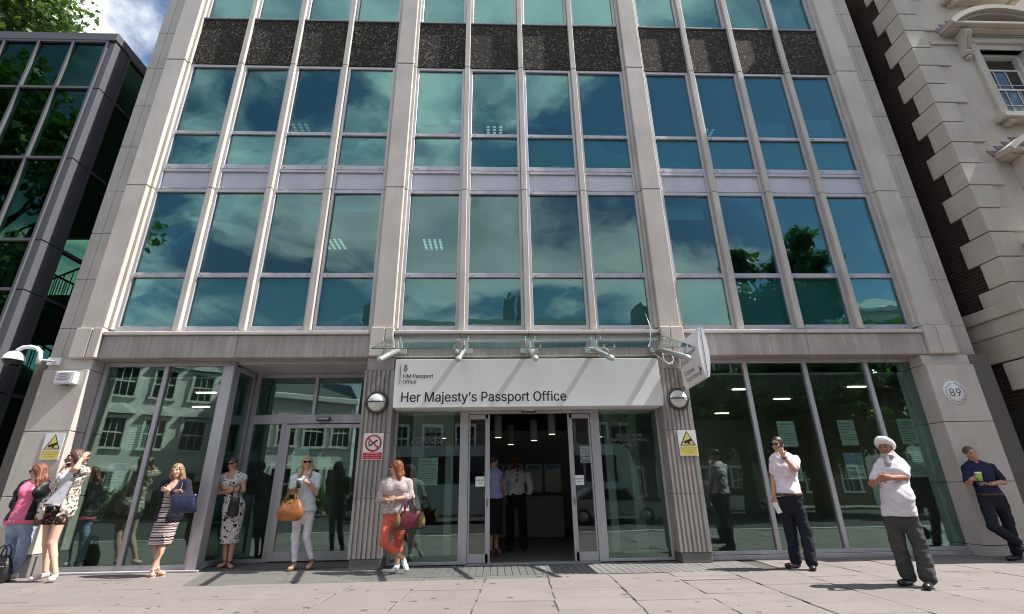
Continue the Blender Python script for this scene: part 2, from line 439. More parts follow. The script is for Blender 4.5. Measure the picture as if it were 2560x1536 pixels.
# bays: window columns
MULL = {0: (-6.14, -4.885, -3.63), 1: (-.64, .68, 1.995), 2: (4.98, 6.23, 7.475)}
EDGE = {0: (-7.345, -2.415), 1: (-1.885, 3.235), 2: (3.785, 8.615)}
WINS = []
for bay in range(3):
    e0, e1 = EDGE[bay]; xs = [e0]
    for mx in MULL[bay]:
        xs += [mx-.065, mx+.065]
        for z0, z1 in zip(ZJ[:-1], ZJ[1:]):
            boxo('mullion', (mx-.062, mx+.062, .075, .42, z0+(.0 if z0 > 4.2 else -.03)+.004, z1-.004), MAT['stone'], B, ch=.012)
    xs.append(e1)
    for i in range(4): WINS.append((xs[2*i], xs[2*i+1], bay, i))
YF0, YF1, YG = .165, .265, .21
def window(x0, x1, zs, name='window'):
    """zs = bottom, (glass, rail) pairs..., top"""
    m = MB(); j = .062
    m.box(x0, x0+j, YF0, YF1, zs[0], zs[-1], ch=.006); m.box(x1-j, x1, YF0, YF1, zs[0], zs[-1], ch=.006)
    k = 0
    for a, b in zip(zs[0::2], zs[1::2]):
        m.box(x0+j, x1-j, YF0+.003, YF1-.003, a, b, ch=.006)
    for a, b in zip(zs[0:-2:2], zs[1:-2:2]):      # drain caps on the rails
        for xx in (x0+j+.06, x1-j-.10):
            m.box(xx, xx+.045, YF0-.012, YF0+.01, (a+b)/2-.012, (a+b)/2+.012, ch=.003)
    f = m.build(name, MAT['alu'], B)
    return f, j
rt_ = random.Random(17)
def tpane(name, x0, x1, z0, z1, parent):
    """each pane sits a hair out of true in its frame"""
    ax, az = rt_.gauss(0, .006), rt_.gauss(0, .006); xc, zc_ = (x0+x1)/2, (z0+z1)/2
    m = MB().box(x0, x1, YG, YG+.012, z0, z1)
    for v in m.bm.verts: v.co.y += ax*(v.co.x-xc)+az*(v.co.z-zc_)
    return m.build(name, MAT['gl_up'], parent)
for x0, x1, bay, i in WINS:
    f, j = window(x0, x1, [4.15, 4.275, 5.332, 5.431, 7.366, 7.452])
    tpane('lower_pane', x0+j-.005, x1-j+.005, 4.27, 5.337, f)
    tpane('upper_pane', x0+j-.005, x1-j+.005, 5.426, 7.371, f)
    f, j = window(x0, x1, [7.456, 7.472, 7.905, 7.975], 'infill_frame')
    boxo('infill_panel', (x0+j-.005, x1-j+.005, YF0+.045, YF0+.09, 7.468, 7.91), MAT['panel'], f)
    f, j = window(x0, x1, [7.98, 8.097, 8.935, 9.025, 10.955, 11.03])
    tpane('lower_pane', x0+j-.005, x1-j+.005, 8.09, 8.94, f)
    tpane('upper_pane', x0+j-.005, x1-j+.005, 9.02, 10.96, f)
    sp = boxo('spandrel_panel', (x0, x1, .15, .4, 11.035, 12.52), MAT['aggregate'], B, ch=.006)
    boxo('sill', (x0, x1, .12, .4, 12.524, 12.56), MAT['alud'], sp)
    f, j = window(x0, x1, [12.565, 12.63, 15.1, 15.2])
    tpane('upper_pane', x0+j-.005, x1-j+.005, 12.625, 15.105, f)
    boxo('spandrel_panel', (x0, x1, .15, .4, 15.21, 16.5), MAT['aggregate'], B, ch=.006)

# beam over the ground floor, in lengths, with its pale ledge
def beam_run(x0, x1, cuts):
    xs = [x0]+list(cuts)+[x1]
    for a, b in zip(xs[:-1], xs[1:]):
        q = boxo('beam', (a+.003, b-.003, .02, .55, 3.60, 4.04), MAT['beam'], B, ch=.012)
        boxo('ledge', (a+.002, b-.002, -.025, .5, 4.045, 4.115), MAT['ledge'], q, ch=.01)
beam_run(-7.385, -2.375, (-4.885,)); beam_run(-1.925, 3.275, (-.64, .68, 1.995)); beam_run(3.745, 8.655, (6.23,))

# shell: side walls, roof, floors and rooms behind the glass
boxo('side_wall', (-8.48, -8.2, .81, 12, 0, 16.5), MAT['stone'], B); boxo('side_wall', (9.6, 9.88, .91, 12, 0, 16.5), MAT['stone'], B)
boxo('rear_wall', (-8.19, 9.59, 11.7, 12, 0, 16.5), MAT['inner_wall'], B)
boxo('roof', (-8.49, 9.89, .56, 12, 16.56, 16.8), MAT['core'], B)
for z0, z1 in ((3.62, 4.12), (7.40, 7.97), (11.05, 12.5), (15.2, 16.4)):
    boxo('floor_slab', (-8.19, 9.59, .43, 11.69, z0, z1), MAT['inner_ceiling'], B)
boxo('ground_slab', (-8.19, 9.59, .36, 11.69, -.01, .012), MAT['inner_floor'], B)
for z0 in (4.13, 7.98, 12.51):
    z1 = {4.13: 7.39, 7.98: 11.04, 12.51: 15.19}[z0]
    boxo('inner_partition', (-8.18, 9.58, 7.0, 7.1, z0, z1), MAT['inner_wall'], B)
    for xx in (-2.15, 3.5): boxo('inner_partition', (xx-.08, xx+.08, .6, 6.98, z0, z1), MAT['inner_wall'], B)
for x0, x1, bay, i in WINS:
    boxo('upstand', (x0+.01, x1-.01, .275, .33, 4.13, 5.37), MAT['upstand'], B)
    boxo('upstand', (x0+.01, x1-.01, .275, .33, 7.99, 8.97), MAT['upstand'], B)
# roller-blind boxes and a few lowered blinds
for (k, z, h) in ((10, 10.9, 1.45), (11, 10.9, 1.7), (8, 7.36, .45), (3, 7.36, .3)):
    x0, x1 = WINS[k][0], WINS[k][1]
    boxo('roller_blind', (x0+.12, x1-.1, .46, .475, z-h if k < 10 else 9.0, z if k < 10 else 9.0+h*.5), MAT['blind'], B)
# louvred ceiling lamps
def louvre(x, y, z, nx=4, ny=7, w=.55, d=.6):
    m = MB(); m.box(x-w/2-.03, x+w/2+.03, y-d/2-.03, y+d/2+.03, z-.02, z-.001, m=MAT['alud'])
    for i in range(nx):
        for j in range(ny):
            m.box(x-w/2+(i+.15)*w/nx, x-w/2+(i+.62)*w/nx, y-d/2+(j+.2)*d/ny, y-d/2+(j+.75)*d/ny, z-.028, z-.021, m=MAT['lamp_cool'])
    m.build('ceiling_lamp', None, B)
for x in (-4.2, -1.6): louvre(x, 2.55, 7.398)
for x in (-5.5, .05, 6.3): louvre(x, 2.45, 11.048, nx=3, ny=5)

# ---------------- fluted columns
def column(x0, x1):
    q = boxo('fluted_column', (x0+.04, x1-.04, .06, .5, .01, 3.59), MAT['core'], B)
    n = 7; wd = (x1-x0)/n; prof = [(x0, .5)]
    for i in range(n):
        a = x0+i*wd
        prof += [(a+.006, .0), (a+wd*.60, .0), (a+wd*.68, .028), (a+wd-.006, .028)] if i < n-1 else [(a+.006, 0), (a+wd-.004, .0)]
    prof += [(x1, .5)]
    for z0, z1 in ((.165, 1.09), (1.096, 2.186), (2.192, 3.335)):
        MB().prism(prof, 'z', z0, z1).build('drum', MAT['flute'], q)
    boxo('plinth_block', (x0+.03, x1-.01, .01, .5, 0, .16), MAT['plinth'], q, ch=.008)
    boxo('cap_block', (x0+.03, x1-.03, .03, .5, 3.34, 3.595), MAT['flute'], q, ch=.008)
column(-2.42, -1.855); column(3.145, 3.70)

# ---------------- ground-floor glazing
YL = .35
def bars(name, parts, mat=None, y0=YL-.03, y1=YL+.06, parent=None):
    m = MB()
    for p in parts:
        if len(p) == 4: m.box(p[0], p[1], y0, y1, p[2], p[3], ch=.005)
        else: m.box(*p, ch=.005)
    return m.build(name, mat or MAT['alu'], parent or B)
def pane(x0, x1, z0, z1, parent, y=YL+.01, mat=None, name='pane'):
    return boxo(name, (x0, x1, y, y+.012, z0, z1), mat or MAT['gl_low'], parent)
f = bars('shopfront_frame', [(-7.44, -7.36, 0.01, 3.60), (-6.315, -6.235, .10, 3.52), (-7.36, -4.98, 3.52, 3.597), (-7.36, -5.15, .012, .105),
      (-5.21, -5.15, .1, 3.52), (-5.145, -4.97, .26, .50, .012, 3.515), (-7.42, -4.90, .20, .32, .0, .028)])
pane(-7.37, -6.31, .1, 3.53, f); pane(-6.24, -5.205, .1, 3.53, f)
# recess: side light, soffit, rear screen with transom lights and sliding door
boxo('soffit', (-4.96, -2.44, .36, 1.26, 3.56, 3.598), MAT['panel'], B)
f = bars('recess_side_frame', [(-5.03, -4.97, .51, 1.14, 3.45, 3.555), (-5.03, -4.97, .51, 1.14, .02, .11), (-5.04, -4.96, 1.08, 1.16, .11, 3.45)])
boxo('pane', (-5.004, -4.992, .5, 1.09, .1, 3.46), MAT['gl_low'], f)
YR = 1.17
f = bars('recess_screen', [(-4.955, -4.86, .012, 3.555), (-4.86, -2.44, 3.47, 3.555), (-4.86, -2.44, 2.52, 2.70), (-3.735, -3.665, 2.70, 3.47), (-2.50, -2.44, .012, 2.52), (-2.50, -2.44, 2.70, 3.47),
      (-4.30, -4.19, .012, 2.52), (-4.86, -4.30, .012, .07)], y0=YR, y1=YR+.09)
pane(-4.87, -3.73, 2.69, 3.48, f, YR+.04); pane(-3.67, -2.49, 2.69, 3.48, f, YR+.04); pane(-4.87, -4.29, .06, 2.53, f, YR+.04)
f = bars('sliding_door', [(-4.18, -4.08, .03, 2.50), (-2.62, -2.52, .03, 2.50), (-4.08, -2.62, 2.42, 2.50), (-4.08, -2.62, .03, .185)], y0=YR-.06, y1=YR-.005, mat=MAT['alu'])
pane(-4.09, -2.61, .18, 2.43, f, YR-.035)
# centre: screens either side of the automatic door
f = bars('entrance_frame', [(-1.855, -1.80, .012, 2.655), (-.63, -.475, .012, 2.655), (-1.80, -.63, .012, .06), (1.835, 2.0, .012, 2.655), (3.11, 3.16, .012, 2.655), (2.0, 3.11, .012, .06),
      (-.475, 1.835, 2.56, 2.655), (-1.80, -.63, 2.60, 2.655), (2.0, 3.11, 2.60, 2.655)])
pane(-1.81, -.62, .05, 2.61, f); pane(1.99, 3.12, .05, 2.61, f)
boxo('fascia', (-1.85, 3.14, .28, .34, 2.66, 3.598), MAT['alud'], B)
boxo('threshold', (-.47, 1.83, .28, .45, .0, .02), MAT['steel'], B)
for x0, x1, s0 in ((-.47, -.075, 'r'), (1.405, 1.83, 'l')):
    f = bars('door_leaf', [(x0, x0+(.085 if s0 == 'l' else .03), .025, 2.55), (x1-(.085 if s0 == 'r' else .03), x1, .025, 2.55), (x0+.03, x1-.03, 2.46, 2.549), (x0+.03, x1-.03, .026, .17)], y0=YL-.005, y1=YL+.05)
    pane(x0+.025, x1-.025, .165, 2.47, f, YL+.02, MAT['gl_clear'])
    hx = x1-.045 if s0 == 'r' else x0+.045
    boxo('pull', (hx-.015, hx+.015, YL-.012, YL-.004, .93, 1.06), MAT['alud'], f)
# right-hand shopfront
f = bars('shopfront_frame', [(3.72, 3.78, .06, 3.60), (8.56, 8.66, .06, 3.60), (3.78, 8.56, 3.52, 3.597), (3.78, 8.56, .075, .135)]+[(x-.04, x+.04, .13, 3.52) for x in (5.04, 6.27, 7.54)])
for a, b in ((3.77, 5.01), (5.07, 6.24), (6.30, 7.51), (7.57, 8.57)): pane(a, b, .125, 3.53, f)
boxo('shopfront_plinth', (3.71, 8.50, .27, .48, .0, .07), MAT['alu'], B, ch=.004); boxo('pier_base_filler', (-7.47, -7.43, .08, .5, 0, .30), MAT['plinth'], B)
# rooms behind
for b in ((-5.05, -4.95, 1.3, 6.0, .02, 3.61), (3.42, 3.5, .6, 7, .02, 3.61), (-2.2, -2.1, 1.4, 7, .02, 3.61)):
    boxo('inner_partition', b, MAT['inner_wall'], B)
boxo('inner_partition', (-8.18, 9.58, 7.0, 7.1, .02, 3.61), MAT['inner_wall'], B)
boxo('lowered_ceiling', (-8.17, -5.06, .45, 6.98, 3.30, 3.34), MAT['inner_ceiling'], B)
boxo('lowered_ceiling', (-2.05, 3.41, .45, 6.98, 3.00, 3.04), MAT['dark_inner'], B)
boxo('lowered_ceiling', (3.52, 9.58, .45, 6.98, 3.30, 3.34), MAT['inner_ceiling'], B)
# inner lobby screen with lit door frames
f = bars('lobby_screen', [(-1.7, -1.45, .02, 2.8), (-1.0, -.85, .02, 2.8), (-1.45, -1.0, 2.35, 2.8), (2.35, 2.5, .02, 2.8), (2.85, 3.05, .02, 2.8), (2.5, 2.85, 2.45, 2.8)], mat=MAT['inner_wall'], y0=1.5, y1=1.6)
for x, y in ((4.5, 2.6), (5.7, 1.9), (8.3, 1.7), (-6.3, 1.8), (4.6, 5.0), (6.9, 5.6), (7.4, 3.2), (-7.4, 3.6), (-6.0, 5.0)):
    MB().box(x-.2, x+.2, y-.03, y+.03, 3.283, 3.299).build('strip_lamp', MAT['strip_light'], B)
for x, y, z in ((.1, 2.6, 2.35), (1.0, 3.4, 2.35), (1.35, 2.5, 2.4), (.45, 4.4, 2.35), (-1.2, 3.1, 2.4), (2.6, 3.2, 2.4)):
    q = MB().lathe([(.001, .5), (.09, .5), (.09, .0), (.075, .0)], (x, y, z), seg=14).build('pendant_lamp', MAT['inner_wall'], B)
    MB().lathe([(.001, .003), (.074, .003), (.074, -.004), (.001, -.004)], (x, y, z), seg=14).build('bulb', MAT['lamp_warm'], q)
# reception counter and notice panels far inside
boxo('reception_desk', (-.2, 1.9, 5.2, 5.6, .02, 1.05), MAT['inner_wall'], B, ch=.01)
for i in range(4):
    q = boxo('notice_panel', (-.15+i*.5, .28+i*.5, 4.55, 4.57, 1.15, 1.85), MAT['inner_wall'], B)
    boxo('heading', (-.1+i*.5, .22+i*.5, 4.543, 4.549, 1.72, 1.82), MAT['blue_print'], q)
# ------------------------------------------------------------------ glass canopy
K = empty('glass_canopy', (.68, 0, 3.9), 'sloping clear glass canopy on five round steel arms above the entrance sign', 'canopy')
YB, ZB, YFr, ZFr = -.03, 3.985, -1.40, 3.35
cx = [-1.98, -.575, .67, 1.945, 3.33]
def cz(y): return ZB+(ZFr-ZB)*(y-YB)/(YFr-YB)
for a, b in zip(cx[:-1], cx[1:]):
    m = MB(); t = .014
    a2, b2 = a+.006, b-.006
    P8 = [(a2, YB, cz(YB)), (b2, YB, cz(YB)), (b2, YFr, cz(YFr)), (a2, YFr, cz(YFr))]
    lo = [m.bm.verts.new(p) for p in P8]; hi = [m.bm.verts.new((p[0], p[1], p[2]+t)) for p in P8]
    m.bm.faces.new(lo); m.bm.faces.new(hi[::-1])
    for i in range(4): m.bm.faces.new([lo[i], hi[i], hi[(i+1) % 4], lo[(i+1) % 4]])
    m.build('glass_pane', MAT['gl_clear'], K)
MAT['edge'] = mat_new('green glass edge', (.03, .09, .075), .2)
m = MB(); m.tube([(cx[0], YFr-.003, ZFr+.007), (cx[-1], YFr-.003, ZFr+.007)], .005, 6); m.build('front_edge', MAT['edge'], K)
for i, x in enumerate((-1.83, -.575, .68, 1.93, 3.20)):
    a = MB(); a.tube([(x, .01, 3.73), (x, -1.36, 3.185)], .047, 16); o = a.build('arm', MAT['steel'], K)
    MB().lathe([(.001, -.012), (.048, -.012), (.05, 0), (.045, .004)], (x, -1.37, 3.181), axis='y', seg=16).build('end_cap', MAT['steel'], o)
    boxo('wall_plate', (x-.17, x+.17, -.02, .018, 3.66, 3.80), MAT['steel'], o, ch=.004)
    for y in (-1.25, -.25):
        zz_ = 3.73+(3.185-3.73)*(-y/1.36)
        for s in ((-.09, .09) if 0 < i < 4 else ((.07,) if i == 0 else (.05,))):
            q = MB(); q.tube([(x, y, zz_+.03), (x+s*.3, y, cz(y)-.06), (x+s, y, cz(y)-.03)], .012, 6)
            q.lathe([(.001, -.016), (.022, -.016), (.022, -.004), (.001, -.004)], (x+s, y, cz(y)), seg=10); q.build('spider_fitting', MAT['steel'], o)
            MB().lathe([(.001, .016), (.02, .016), (.02, .026), (.001, .026)], (x+s, y, cz(y)), seg=10).build('bolt_head', MAT['alud'], o)

# ------------------------------------------------------------------ main sign
SG = empty('entrance_sign', (.65, -.1, 2.61), 'long white sign board with black lettering above the automatic doors', 'sign')
MAT['signw'] = mat_new('sign white', (.88, .865, .87), .4)
boxo('board', (-1.83, 3.125, -.12, .27, 2.613, 3.512), MAT['signw'], SG, ch=.006)
BK = MAT['black_print']
text("Her Majesty’s Passport Office", .25, (-1.70, -.124, 2.715), BK, SG, width=3.02, offset=.003)
text("HM", .098, (-1.682, -.124, 3.157), BK, SG, width=.150, offset=.002); text("Passport", .098, (-1.502, -.124, 3.157), BK, SG, width=.376, offset=.002)
text("Office", .098, (-1.682, -.124, 3.052), BK, SG, width=.252, offset=.002)
boxo('rule', (-1.731, -1.723, -.125, -.1205, 3.06, 3.412), BK, SG)
def crest(x, z, s, y, par, mat):
    m = MB()
    def ring(cx_, cz_, rx, rz, t, n=22):
        for i in range(n):
            a, b = 2*math.pi*i/n, 2*math.pi*(i+1)/n
            m.quad([(cx_+rx*math.cos(a), y, cz_+rz*math.sin(a)), (cx_+rx*math.cos(b), y, cz_+rz*math.sin(b)),
                    (cx_+(rx-t)*math.cos(b), y, cz_+(rz-t)*math.sin(b)), (cx_+(rx-t)*math.cos(a), y, cz_+(rz-t)*math.sin(a))])
    ring(x, z, .042*s, .052*s, .008*s); ring(x, z, .028*s, .036*s, .006*s)
    for dx in (-.012, .012): m.quad([(x+(dx-.003)*s, y, z-.03*s), (x+(dx+.003)*s, y, z-.03*s), (x+(dx+.003)*s, y, z+.03*s), (x+(dx-.003)*s, y, z+.03*s)])
    m.quad([(x-.028*s, y, z-.003*s), (x+.028*s, y, z-.003*s), (x+.028*s, y, z+.004*s), (x-.028*s, y, z+.004*s)])
    m.quad([(x-.034*s, y, z+.058*s), (x+.034*s, y, z+.058*s), (x+.036*s, y, z+.068*s), (x-.036*s, y, z+.068*s)])
    for dx in (-.03, 0, .03): ring(x+dx*.72*s, z+.08*s, .014*s, .016*s, .006*s, 10)
    m.quad([(x-.004*s, y, z+.094*s), (x+.004*s, y, z+.094*s), (x+.004*s, y, z+.116*s), (x-.004*s, y, z+.116*s)])
    m.quad([(x-.01*s, y, z+.102*s), (x+.01*s, y, z+.102*s), (x+.01*s, y, z+.108*s), (x-.01*s, y, z+.108*s)])
    m.quad([(x-.008*s, y, z-.072*s), (x+.008*s, y, z-.072*s), (x+.014*s, y, z-.054*s), (x-.014*s, y, z-.054*s)])
    me = m.mesh('crest')
    return link('crest', me, mat, par)
crest(-1.638, 3.325, .85, -.1235, SG, BK)

# projecting blade sign: lens-shaped in section
PJ = empty('projecting_sign', (3.6, 0, 2.9), 'white lens-shaped blade sign projecting from the fluted column, with arrow', 'sign')
sx = 3.615
def half(z):
    t = (z-2.93)/(3.80-2.93)*2-1
    return .030+.058*(1-t*t)
def lens_body():
    m = MB(); n = 14; rows = []
    for i in range(n+1):
        z = 2.93+(3.80-2.93)*i/n; h = half(z)
        rows.append([m.bm.verts.new(p) for p in ((sx-h, -.16, z-.02), (sx+h, -.16, z-.02), (sx+h, -1.08, z), (sx-h, -1.08, z))])
    for i in range(n):
        for j in range(4):
            f = m.bm.faces.new([rows[i][j], rows[i][(j+1) % 4], rows[i+1][(j+1) % 4], rows[i+1][j]]); f.smooth = False
    m.bm.faces.new(rows[0]); m.bm.faces.new(rows[-1])
    return m
lens_body().build('blade', MAT['signw'], PJ)
boxo('seam', (sx-.004, sx+.004, -1.0835, -1.0805, 2.94, 3.79), MAT['grey_print'], PJ)
boxo('mounting_flange', (sx-.02, sx+.02, -.165, .02, 2.98, 3.34), MAT['signw'], PJ)
RZ = Matrix.Rotation(-math.pi/2, 4, 'Z') @ Matrix.Rotation(math.pi/2, 4, 'X')      # faces -x, reads outwards from the wall
def on_blade(txt, size, y, z):
    me = text_mesh(txt, size, .001); me.transform(Matrix.Translation((0, y, z)) @ RZ)
    for v in me.vertices: v.co.x += sx-half(v.co.z)-.0035
    me.materials.clear(); return link('lettering', me, BK, PJ)
on_blade('HM Passport', .115, -.27, 3.42); on_blade('Office', .115, -.27, 3.30)
on_blade('Customer', .115, -.27, 3.11); on_blade('Appointments', .115, -.27, 2.995)
m = MB()
for (y0, z0, y1, z1) in ((-.93, 3.16, -1.0, 3.06), (-1.0, 3.06, -.955, 3.07), (-1.0, 3.06, -.995, 3.115)):
    dxx = [sx-half((z0+z1)/2)-.006]*2
    m.tube([(dxx[0], y0, z0), (dxx[1], y1, z1)], .007, 5)
m.build('arrow', BK, PJ)
bl = MB(); bl.box(sx-half(3.42)-.006, sx-half(3.42)-.002, -.255, -.249, 3.27, 3.53); bl.build('rule', BK, PJ)

# ------------------------------------------------------------------ bulkhead lamps on the columns
MAT['opal'] = mat_new('opal diffuser', (.72, .71, .66), .35)
MAT['ringm'] = mat_new('dark lamp ring', (.06, .065, .07), .4)
def bulkhead(x, z, label):
    t = empty('wall_lamp', (x, 0, z), label, 'lamp', 'round wall lamps beside the entrance')
    MB().lathe([(.001, -.01), (.205, -.01), (.208, -.05), (.19, -.075), (.17, -.075), (.165, -.03)], (x, .03, z), axis='y', seg=32).build('ring', MAT['ringm'], t)
    prof = [(.165*math.cos(a), -.06-.105*math.sin(a)) for a in [i*math.pi/2/8 for i in range(9)]]
    MB().lathe(prof, (x, .03, z), axis='y', seg=28, a0=0, a1=math.pi).build('hood', MAT['white_paint'], t)
    MB().lathe([(r*.985, h*.985) for r, h in prof], (x, .03, z), axis='y', seg=28, a0=math.pi, a1=2*math.pi).build('diffuser', MAT['opal'], t)
    pts = [(x+.2*math.cos(a), .03-.06-.115*math.sin(a), z+.002) for a in [i*math.pi/12 for i in range(13)]]
    MB().tube(pts, .012, 6).build('guard_bar', MAT['ringm'], t)
bulkhead(-2.14, 2.73, 'round bulkhead lamp above the no-smoking sign'); bulkhead(3.46, 2.745, 'round bulkhead lamp below the projecting blade sign')

# ------------------------------------------------------------------ printed plates
def cctv_sign(x0, x1, z0, z1, y, label):
    t = boxo('warning_sign', (x0, x1, y-.006, y, z0, z1), MAT['white_paint']); t.name = 'warning_sign'
    tag(t, label, 'sign', 'camera warning signs')
    w, h = x1-x0, z1-z0; yy = y-.0075
    tri = lambda k: [(x0+w*(.5-.42*k), z0+h*(.40+.03*(1-k)*4)), (x0+w*(.5+.42*k), z0+h*(.40+.03*(1-k)*4)), (x0+w*.5, z0+h*(.97-.12*(1-k)*2.6))]
    MB().prism(tri(1), 'y', yy, yy+.001).build('triangle', BK, t)
    MB().prism(tri(.8), 'y', yy-.0015, yy-.0003).build('triangle_field', MAT['yellow_print'], t)
    m = MB(); cx_, cz_ = x0+w*.52, z0+h*.57
    c, s = math.cos(.35), math.sin(.35)
    rot = lambda a, b: (cx_+a*c-b*s, cz_+a*s+b*c)
    m.prism([rot(-.075, -.02), rot(.075, -.02), rot(.075, .022), rot(-.075, .022)], 'y', yy-.003, yy-.0018)
    m.prism([rot(-.02, -.05), rot(.02, -.05), rot(.02, -.02), rot(-.02, -.02)], 'y', yy-.003, yy-.0018)
    m.prism([(cx_-.02, cz_-.055), (cx_+.09, cz_-.062), (cx_+.09, cz_-.056), (cx_-.02, cz_-.05)], 'y', yy-.003, yy-.0018); m.build('camera_symbol', BK, t)
    boxo('caption_field', (x0+w*.04, x1-w*.04, yy-.0005, yy+.001, z0+h*.03, z0+h*.36), MAT['yellow_print'], t)
    text('This building is monitored\n24 hours daily by CCTV\nfor your safety.', .026, (x0+w/2, yy-.001, z0+h*.285), BK, t, align='CENTER', line=1.1, extrude=.0005)
cctv_sign(-7.835, -7.51, 1.79, 2.24, -.002, 'yellow camera warning plate on the pier behind the woman in pink')
cctv_sign(3.36, 3.70, 1.72, 2.18, -.004, 'yellow camera warning plate on the fluted column beneath a lamp')
NS = boxo('no_smoking_sign', (-2.32, -1.97, -.01, -.004, 1.725, 2.187), MAT['white_paint']); tag(NS, 'white and red no-smoking plate on the fluted column', 'sign')
MB().lathe([(.118, -.001), (.148, -.001), (.148, .0015), (.118, .0015)], (-2.145, -.012, 2.01), axis='y', seg=40).build('red_ring', MAT['red_print'], NS)
m = MB(); c, s = math.cos(R(-42)), math.sin(R(-42)); rot = lambda a, b: (-2.145+a*c-b*s, 2.01+a*s+b*c)
m.prism([rot(-.125, -.012), rot(.125, -.012), rot(.125, .012), rot(-.125, .012)], 'y', -.0165, -.0145); m.build('red_bar', MAT['red_print'], NS)
m = MB(); c, s = math.cos(R(38)), math.sin(R(38)); rot2 = lambda a, b: (-2.145+a*c-b*s, 2.01+a*s+b*c)
m.prism([rot2(-.07, -.013), rot2(.09, -.013), rot2(.09, .013), rot2(-.07, .013)], 'y', -.014, -.0118)
for k in range(3): m.tube([(-2.205-.012*k, -.0125, 1.95+.01*k), (-2.215-.012*k, -.0125, 1.98), (-2.20-.012*k, -.0125, 2.01), (-2.215-.012*k, -.0125, 2.05-.005*k)], .003, 4)
m.build('cigarette_symbol', BK, NS)
boxo('caption_field', (-2.31, -1.98, -.0115, -.0102, 1.735, 1.85), MAT['red_print'], NS)
text('These are no smoking\npremises. It is an offence to\nsmoke or permit others\nto smoke in this building', .0235, (-2.145, -.0125, 1.825), MAT['white_paint'], NS, align='CENTER', line=1.05, extrude=.0005)

# house-number disc
DS = empty('number_disc', (8.89, -.01, 2.83), 'round white house-number disc on the right-hand stone pier', 'sign')
MB().lathe([(.001, -.012), (.222, -.012), (.226, -.006), (.226, .0), (.001, .0)], (8.89, -.005, 2.83), axis='y', seg=48).build('disc', MAT['white_paint'], DS)
text('89', .21, (8.885, -.0195, 2.755), BK, DS, align='CENTER')
def arc_text(txt, r, cx_, cz_, y, size, a_mid, sgn, par):
    adv = [.62 if ch not in 'il .' else .36 for ch in txt]; tot = sum(adv)*size/r
    a = a_mid+sgn*tot/2 if sgn > 0 else a_mid-tot/2
    for ch, ad in zip(txt, adv):
        st = ad*size/r; am = a-st/2 if sgn > 0 else a+st/2
        a = a-st if sgn > 0 else a+st
        if ch == ' ': continue
        me = text_mesh(ch, size, .0008, 'CENTER'); rotv = am-math.pi/2 if sgn > 0 else am+math.pi/2
        rr_ = r if sgn > 0 else r+size*.72
        me.transform(Matrix.Translation((cx_+rr_*math.cos(am), y, cz_+rr_*math.sin(am))) @ Matrix.Rotation(math.pi/2, 4, 'X') @ Matrix.Rotation(rotv, 4, 'Z'))
        me.materials.clear(); link('letter', me, BK, par)
arc_text('Globe House', .158, 8.89, 2.83, -.0195, .062, math.pi/2, 1, DS)
arc_text('Eccleston Square', .158, 8.89, 2.83, -.0195, .062, -math.pi/2, -1, DS)

# alarm box
AB = empty('alarm_box', (-7.75, 0, 3.1), 'small white alarm box with printed label on the left-hand pier', 'alarm box')
boxo('casing', (-7.93, -7.58, -.11, -.001, 3.10, 3.325), MAT['white_paint'], AB, ch=.012)
boxo('label_plate', (-7.915, -7.63, -.1135, -.1105, 3.125, 3.31), MAT['panel'], AB)
m = MB()
for k, (a, b) in enumerate(((.05, .2), (.03, .24), (.06, .19), (.02, .25), (.04, .22))): m.box(-7.905+a, -7.905+b, -.1155, -.114, 3.285-k*.028, 3.293-k*.028)
m.build('print', MAT['grey_print'], AB); boxo('lamp', (-7.80, -7.70, -.09, -.03, 3.075, 3.099), MAT['alud'], AB)

# dome camera on a gooseneck
CM = empty('dome_camera', (-8.2, 0, 3.55), 'white dome camera on a curved gooseneck arm at the left-hand pier', 'camera')
boxo('wall_plate', (-8.24, -8.0, -.014, -.001, 3.475, 3.61), MAT['white_paint'], CM, ch=.004)
MB().tube([(-8.1, -.01, 3.54), (-8.1, -.36, 3.485)], .022, 8).build('bracket', MAT['steel'], CM)
MB().tube([(-8.03, -.40, 3.40), (-8.03, -.40, 3.53), (-8.05, -.40, 3.61), (-8.12, -.41, 3.675), (-8.24, -.42, 3.70), (-8.34, -.43, 3.685), (-8.40, -.44, 3.64), (-8.42, -.45, 3.57)], .036, 12).build('gooseneck', MAT['white_paint'], CM)
MB().lathe([(.05, .16), (.09, .14), (.135, .085), (.152, .02), (.165, .0), (.15, -.004)], (-8.42, -.45, 3.445), seg=28).build('housing', MAT['white_paint'], CM)
MAT['smoked'] = mat_new('smoked dome', (.012, .012, .014), .08)
MB().lathe([(.135*math.cos(a), -.1*math.sin(a)) for a in [i*math.pi/2/7 for i in range(8)]], (-8.42, -.45, 3.444), seg=28).build('dome', MAT['smoked'], CM)

# loose white cable
CB = MB(); CB.tube([(3.08, .12, 4.5), (3.075, -.03, 4.25), (3.09, -.06, 4.1), (3.06, -.06, 3.98), (3.02, -.08, 3.80), (3.10, -.05, 3.62), (3.30, -.05, 3.45), (3.42, -.05, 3.40), (3.47, -.05, 3.52), (3.40, -.05, 3.66)], .008, 5)
CB.tube([(3.25, -.05, 3.72), (3.27, -.06, 3.5), (3.36, -.06, 3.40), (3.46, -.05, 3.48), (3.44, -.05, 3.62)], .007, 5)
tag(CB.build('cable', MAT['white_paint']), 'loose white cable hanging past the canopy and coiled by the column', 'cable')

